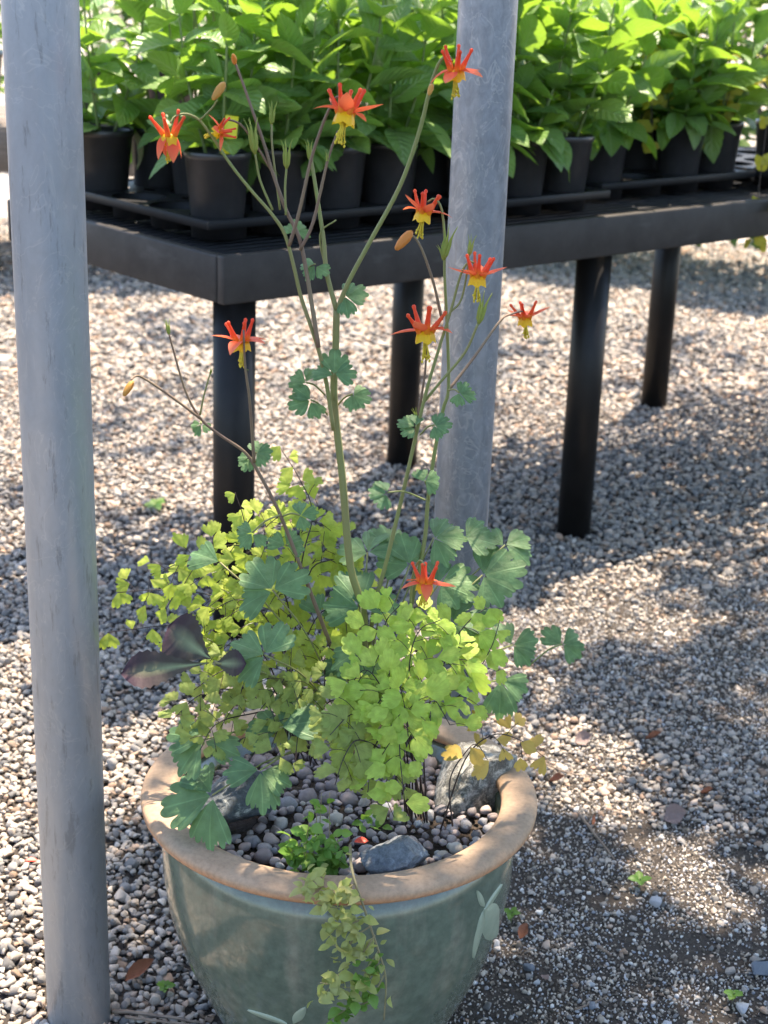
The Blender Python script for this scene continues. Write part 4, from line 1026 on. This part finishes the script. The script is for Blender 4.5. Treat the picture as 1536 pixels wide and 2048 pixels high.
for i, (px, py, s, w_, lab) in enumerate(((1310, 1803, .028, 0, 'pale grey stone below the two-leaved seedling'), (1522, 1935, .042, 1, 'blue-grey stone at the right edge of the soil'), (1487, 2018, .030, 0, 'white stone chip near the bottom right corner'),
        (250, 2014, .016, 0, 'white stone chip beside the foot of the stained pole'), (1058, 1935, .024, 1, 'blue-grey pebble on dark soil near the planter\'s foot'), (1185, 2012, .018, 1, 'small blue-grey pebble at the bottom of the soil'))):
    ob('loose_stone', hull_stone('loose_stone', WST[w_], 300+i, 14), None, T(gp(px, py, s*.28)) @ Matrix.Rotation(i*1.3, 4, 'Z') @ S(s), label=lab, category='stone', group='loose stones on the soil')

# ================================================================== BACKGROUND
wb = thing('wooden_bench', 'weathered wooden plank bench standing behind on the far left', 'bench', (-1.6, 6.6, 0))
WBY = 6.6; zt_ = at(205, 262, WBY).z; zb_ = at(205, 352, WBY).z
def wbox(name, a, b): return ob(name, bevelled(MB().box(Vector(a)-Vector((-1.6, WBY, 0)), Vector(b)-Vector((-1.6, WBY, 0))).mesh(name, M['wood']), .004, 1), wb, T((-1.6, WBY, 0)))
fb = wbox('fascia_board', (-2.9, WBY, zb_), (-.62, WBY+.04, zt_))
for k in range(6): wbox('plank', (-2.9, WBY+.045+k*.17, zt_-.04), (-.62, WBY+.2+k*.17, zt_-.002))
for xx in (-2.8, -1.75, -.72):
    for yy in (WBY+.045, WBY+.93): wbox('leg', (xx, yy, 0), (xx+.09, yy+.09, zt_-.045))
for px, py in ((176, 295), (177, 323)):
    p = at(px, py, WBY-.001); ob('screw', MB().lathe([(0, .0), (.012, .0), (.012, .004), (0, .005)], 12).mesh('screw', M['screw']), fb, T(p) @ Matrix.Rotation(math.pi/2, 4, 'X'))
SL = [blade('leaf', M['shrub'], w, 0, .3, d, .2, 6, 0, .5) for w, d in ((.5, .2), (.4, .4), (.6, .1))]
def leafy_mass(t, base, h, w, n, size, m0):
    b = MB()
    for _ in range(n):
        a = RNG.uniform(0, 6.28); r = w*math.sqrt(RNG.random()); z = h*(.15+.85*RNG.random()); k = 1-.45*(z/h)
        p = Vector((r*k*math.cos(a), r*k*math.sin(a), z)); d = (Vector((math.cos(a), math.sin(a), .5))+rv(.7)).normalized()
        m = frame(d, Vector((0, 0, 1))+rv(.6), p, size*RNG.uniform(.6, 1.3)); me = RNG.choice(SL)
        b.add([m @ v.co for v in me.vertices], [tuple(q.vertices) for q in me.polygons])
    me = b.mesh('foliage', m0); return ob('foliage', me, t, T(base), kind='stuff')
BPOT = MB().lathe([(0, .004), (.085, .004), (.115, .26), (.122, .262), (.122, .285), (.112, .285), (.108, .25), (0, .25)], 32).mesh('pot', M['pot'])
for i, (xx, yy, lab) in enumerate(((-1.285, 6.78, 'feathery green plant in a black pot on the wooden bench, beside the stained pole'), (-.95, 6.85, 'green plant in black pot on the wooden bench, behind the corner plants'), (-1.75, 6.8, 'green plant in black pot on the wooden bench, at the left edge'))):
    p = Vector((xx, yy, zt_)); t = thing('potted_plant', lab, 'potted plant', p, 'plants on the wooden bench')
    ob('pot', BPOT, t, T(p)); leafy_mass(t, p+Vector((0, 0, .25)), .42, .24, 260, .06, M['shrub'])
def shrub(x, y, h, w, label, n=900):
    p = Vector((x, y, 0)); t = thing('shrub', label, 'shrub', p, 'shrubs growing behind the benches')
    for k in range(5):
        a = 1.26*k; ob('stem', MB().tube([(0, 0, -.02), (math.cos(a)*w*.2, math.sin(a)*w*.2, h*.4), (math.cos(a)*w*.5, math.sin(a)*w*.5, h*.8)], [.02, .014, .006], 6).mesh('stem', M['bark']), t, T(p))
    leafy_mass(t, p, h, w, n, .11, M['shrub'])
shrub(-2.2, 11, 1.5, 1.0, 'dark green shrub far behind the wooden bench'); shrub(-.3, 11.5, 1.6, 1.1, 'dark green shrub far behind the middle of the bench')
shrub(1.5, 12, 1.4, 1.0, 'dark green shrub far behind, right of the spangled pole'); shrub(3.35, 12.5, 1.0, .8, 'dark green shrub far behind at the right edge')
shrub(1.75, 7.2, 1.45, .65, 'added leafy shrub darkening the view right behind the bench near the right edge', 1100); shrub(1.0, 7.6, 1.15, .6, 'leafy shrub behind the bench plants beyond the pole', 1100)  # right-edge shrub is added, a dark cover standing in for shaded gravel
shrub(.0, 8.2, 1.2, .6, 'leafy shrub behind the bench plants in the middle', 1100)

# ================================================================== SHADE TREE (stands right of the view; its crown reaches over the planter)
TB = Vector((2.9, 2.3, 0))
tree = thing('shade_tree', 'leafy tree beyond the right edge casting dappled shade over the planter', 'tree', TB)
b = MB().tube([(0, 0, -.1), (0, .02, .8), (-.05, .1, 1.8), (-.15, .25, 2.7), (-.3, .5, 3.6), (-.5, .8, 4.4)], [.19, .15, .13, .11, .07, .04], 12)
ob('trunk', b.mesh('trunk', M['bark']), tree, T(TB))
for e in ((-2.4, .5, 3.9), (-2.6, 1.2, 4.1), (-1.6, 1.9, 4.2), (-1.2, -.2, 3.9), (-1.9, .0, 3.7), (.8, .6, 4.2), (.3, -1.0, 3.9), (-.6, 2.6, 4.3)):
    b = MB(); st = Vector((-.1, .2, 2.5)); e = Vector(e); P_ = spline([st, st.lerp(e, .4)+Vector((0, 0, .35)), e], 6)
    b.tube(P_, [.07*(1-.85*i/(len(P_)-1)) for i in range(len(P_))], 7); ob('limb', b.mesh('limb', M['bark']), tree, T(TB))
KX, KY = SUN_DIR.x/SUN_DIR.z, SUN_DIR.y/SUN_DIR.z
b = MB(); tl = blade('leaf', None, .5, 0, .2, .2, 0, 4, 0, .5)
tv = [v.co.copy() for v in tl.vertices]; tf = [tuple(q.vertices) for q in tl.polygons]
cl = []
GAPS = [(onz(x, y, z), z, r) for x, y, z, r in ((1135, 1530, 0, .12), (1240, 1590, 0, .07), (1190, 1170, 0, .12), (1330, 1250, 0, .10), (1480, 1040, 0, .12), (1100, 1000, 0, .10), (318, 1600, .344, .0), (1000, 1705, .344, -.02), (1420, 1760, 0, .07), (830, 1290, .58, .02), (570, 1130, .65, .07), (400, 1140, .6, .05), (1000, 1150, .6, .03))]
for _ in range(14500):                 # twig clusters; the crown's open edge lets sun onto the bench and the gravel on the left
    p = Vector((RNG.uniform(-.6, 4.2), RNG.uniform(.3, 7.4), RNG.uniform(3.4, 4.5)))
    gx_, gy_ = p.x-KX*(p.z-.15), p.y-KY*(p.z-.15)
    nz = noise.noise((gx_*2.3, gy_*2.3, 5.2)) + .5*noise.noise((gx_*5.5, gy_*5.5, 2.2))
    edge = min((gx_+.34)/.10, (2.95+max(0, gx_-.3)*1.3 - gy_)/.35, 1)
    core = gx_ < .30 and gy_ < 2.25
    dens = .9 if core else .72
    if edge <= 0 and -1.3 < gx_ < 1.5 and 3.5 < gy_ < 7 and nz < .0 and RNG.random() < .10: cl.append(p); continue
    if edge <= 0 or nz > (.9 if core else .30) or RNG.random() > dens*min(1, edge+.2): continue
    if any((p.x-KX*(p.z-z)-g.x)**2 + (p.y-KY*(p.z-z)-g.y)**2 < (r+.065)**2 for g, z, r in GAPS): continue
    cl.append(p)
for p in cl:
    for _ in range(9):
        d = rv(1); d.z -= .3; m = frame(d, Vector((0, 0, 1))+rv(.5), p-TB+rv(.08), RNG.uniform(.06, .10))
        b.add([m @ v for v in tv], tf)
ob('crown', b.mesh('crown', M['tree']), tree, T(TB))
print('clusters', len(cl), 'objects', len(bpy.data.objects))
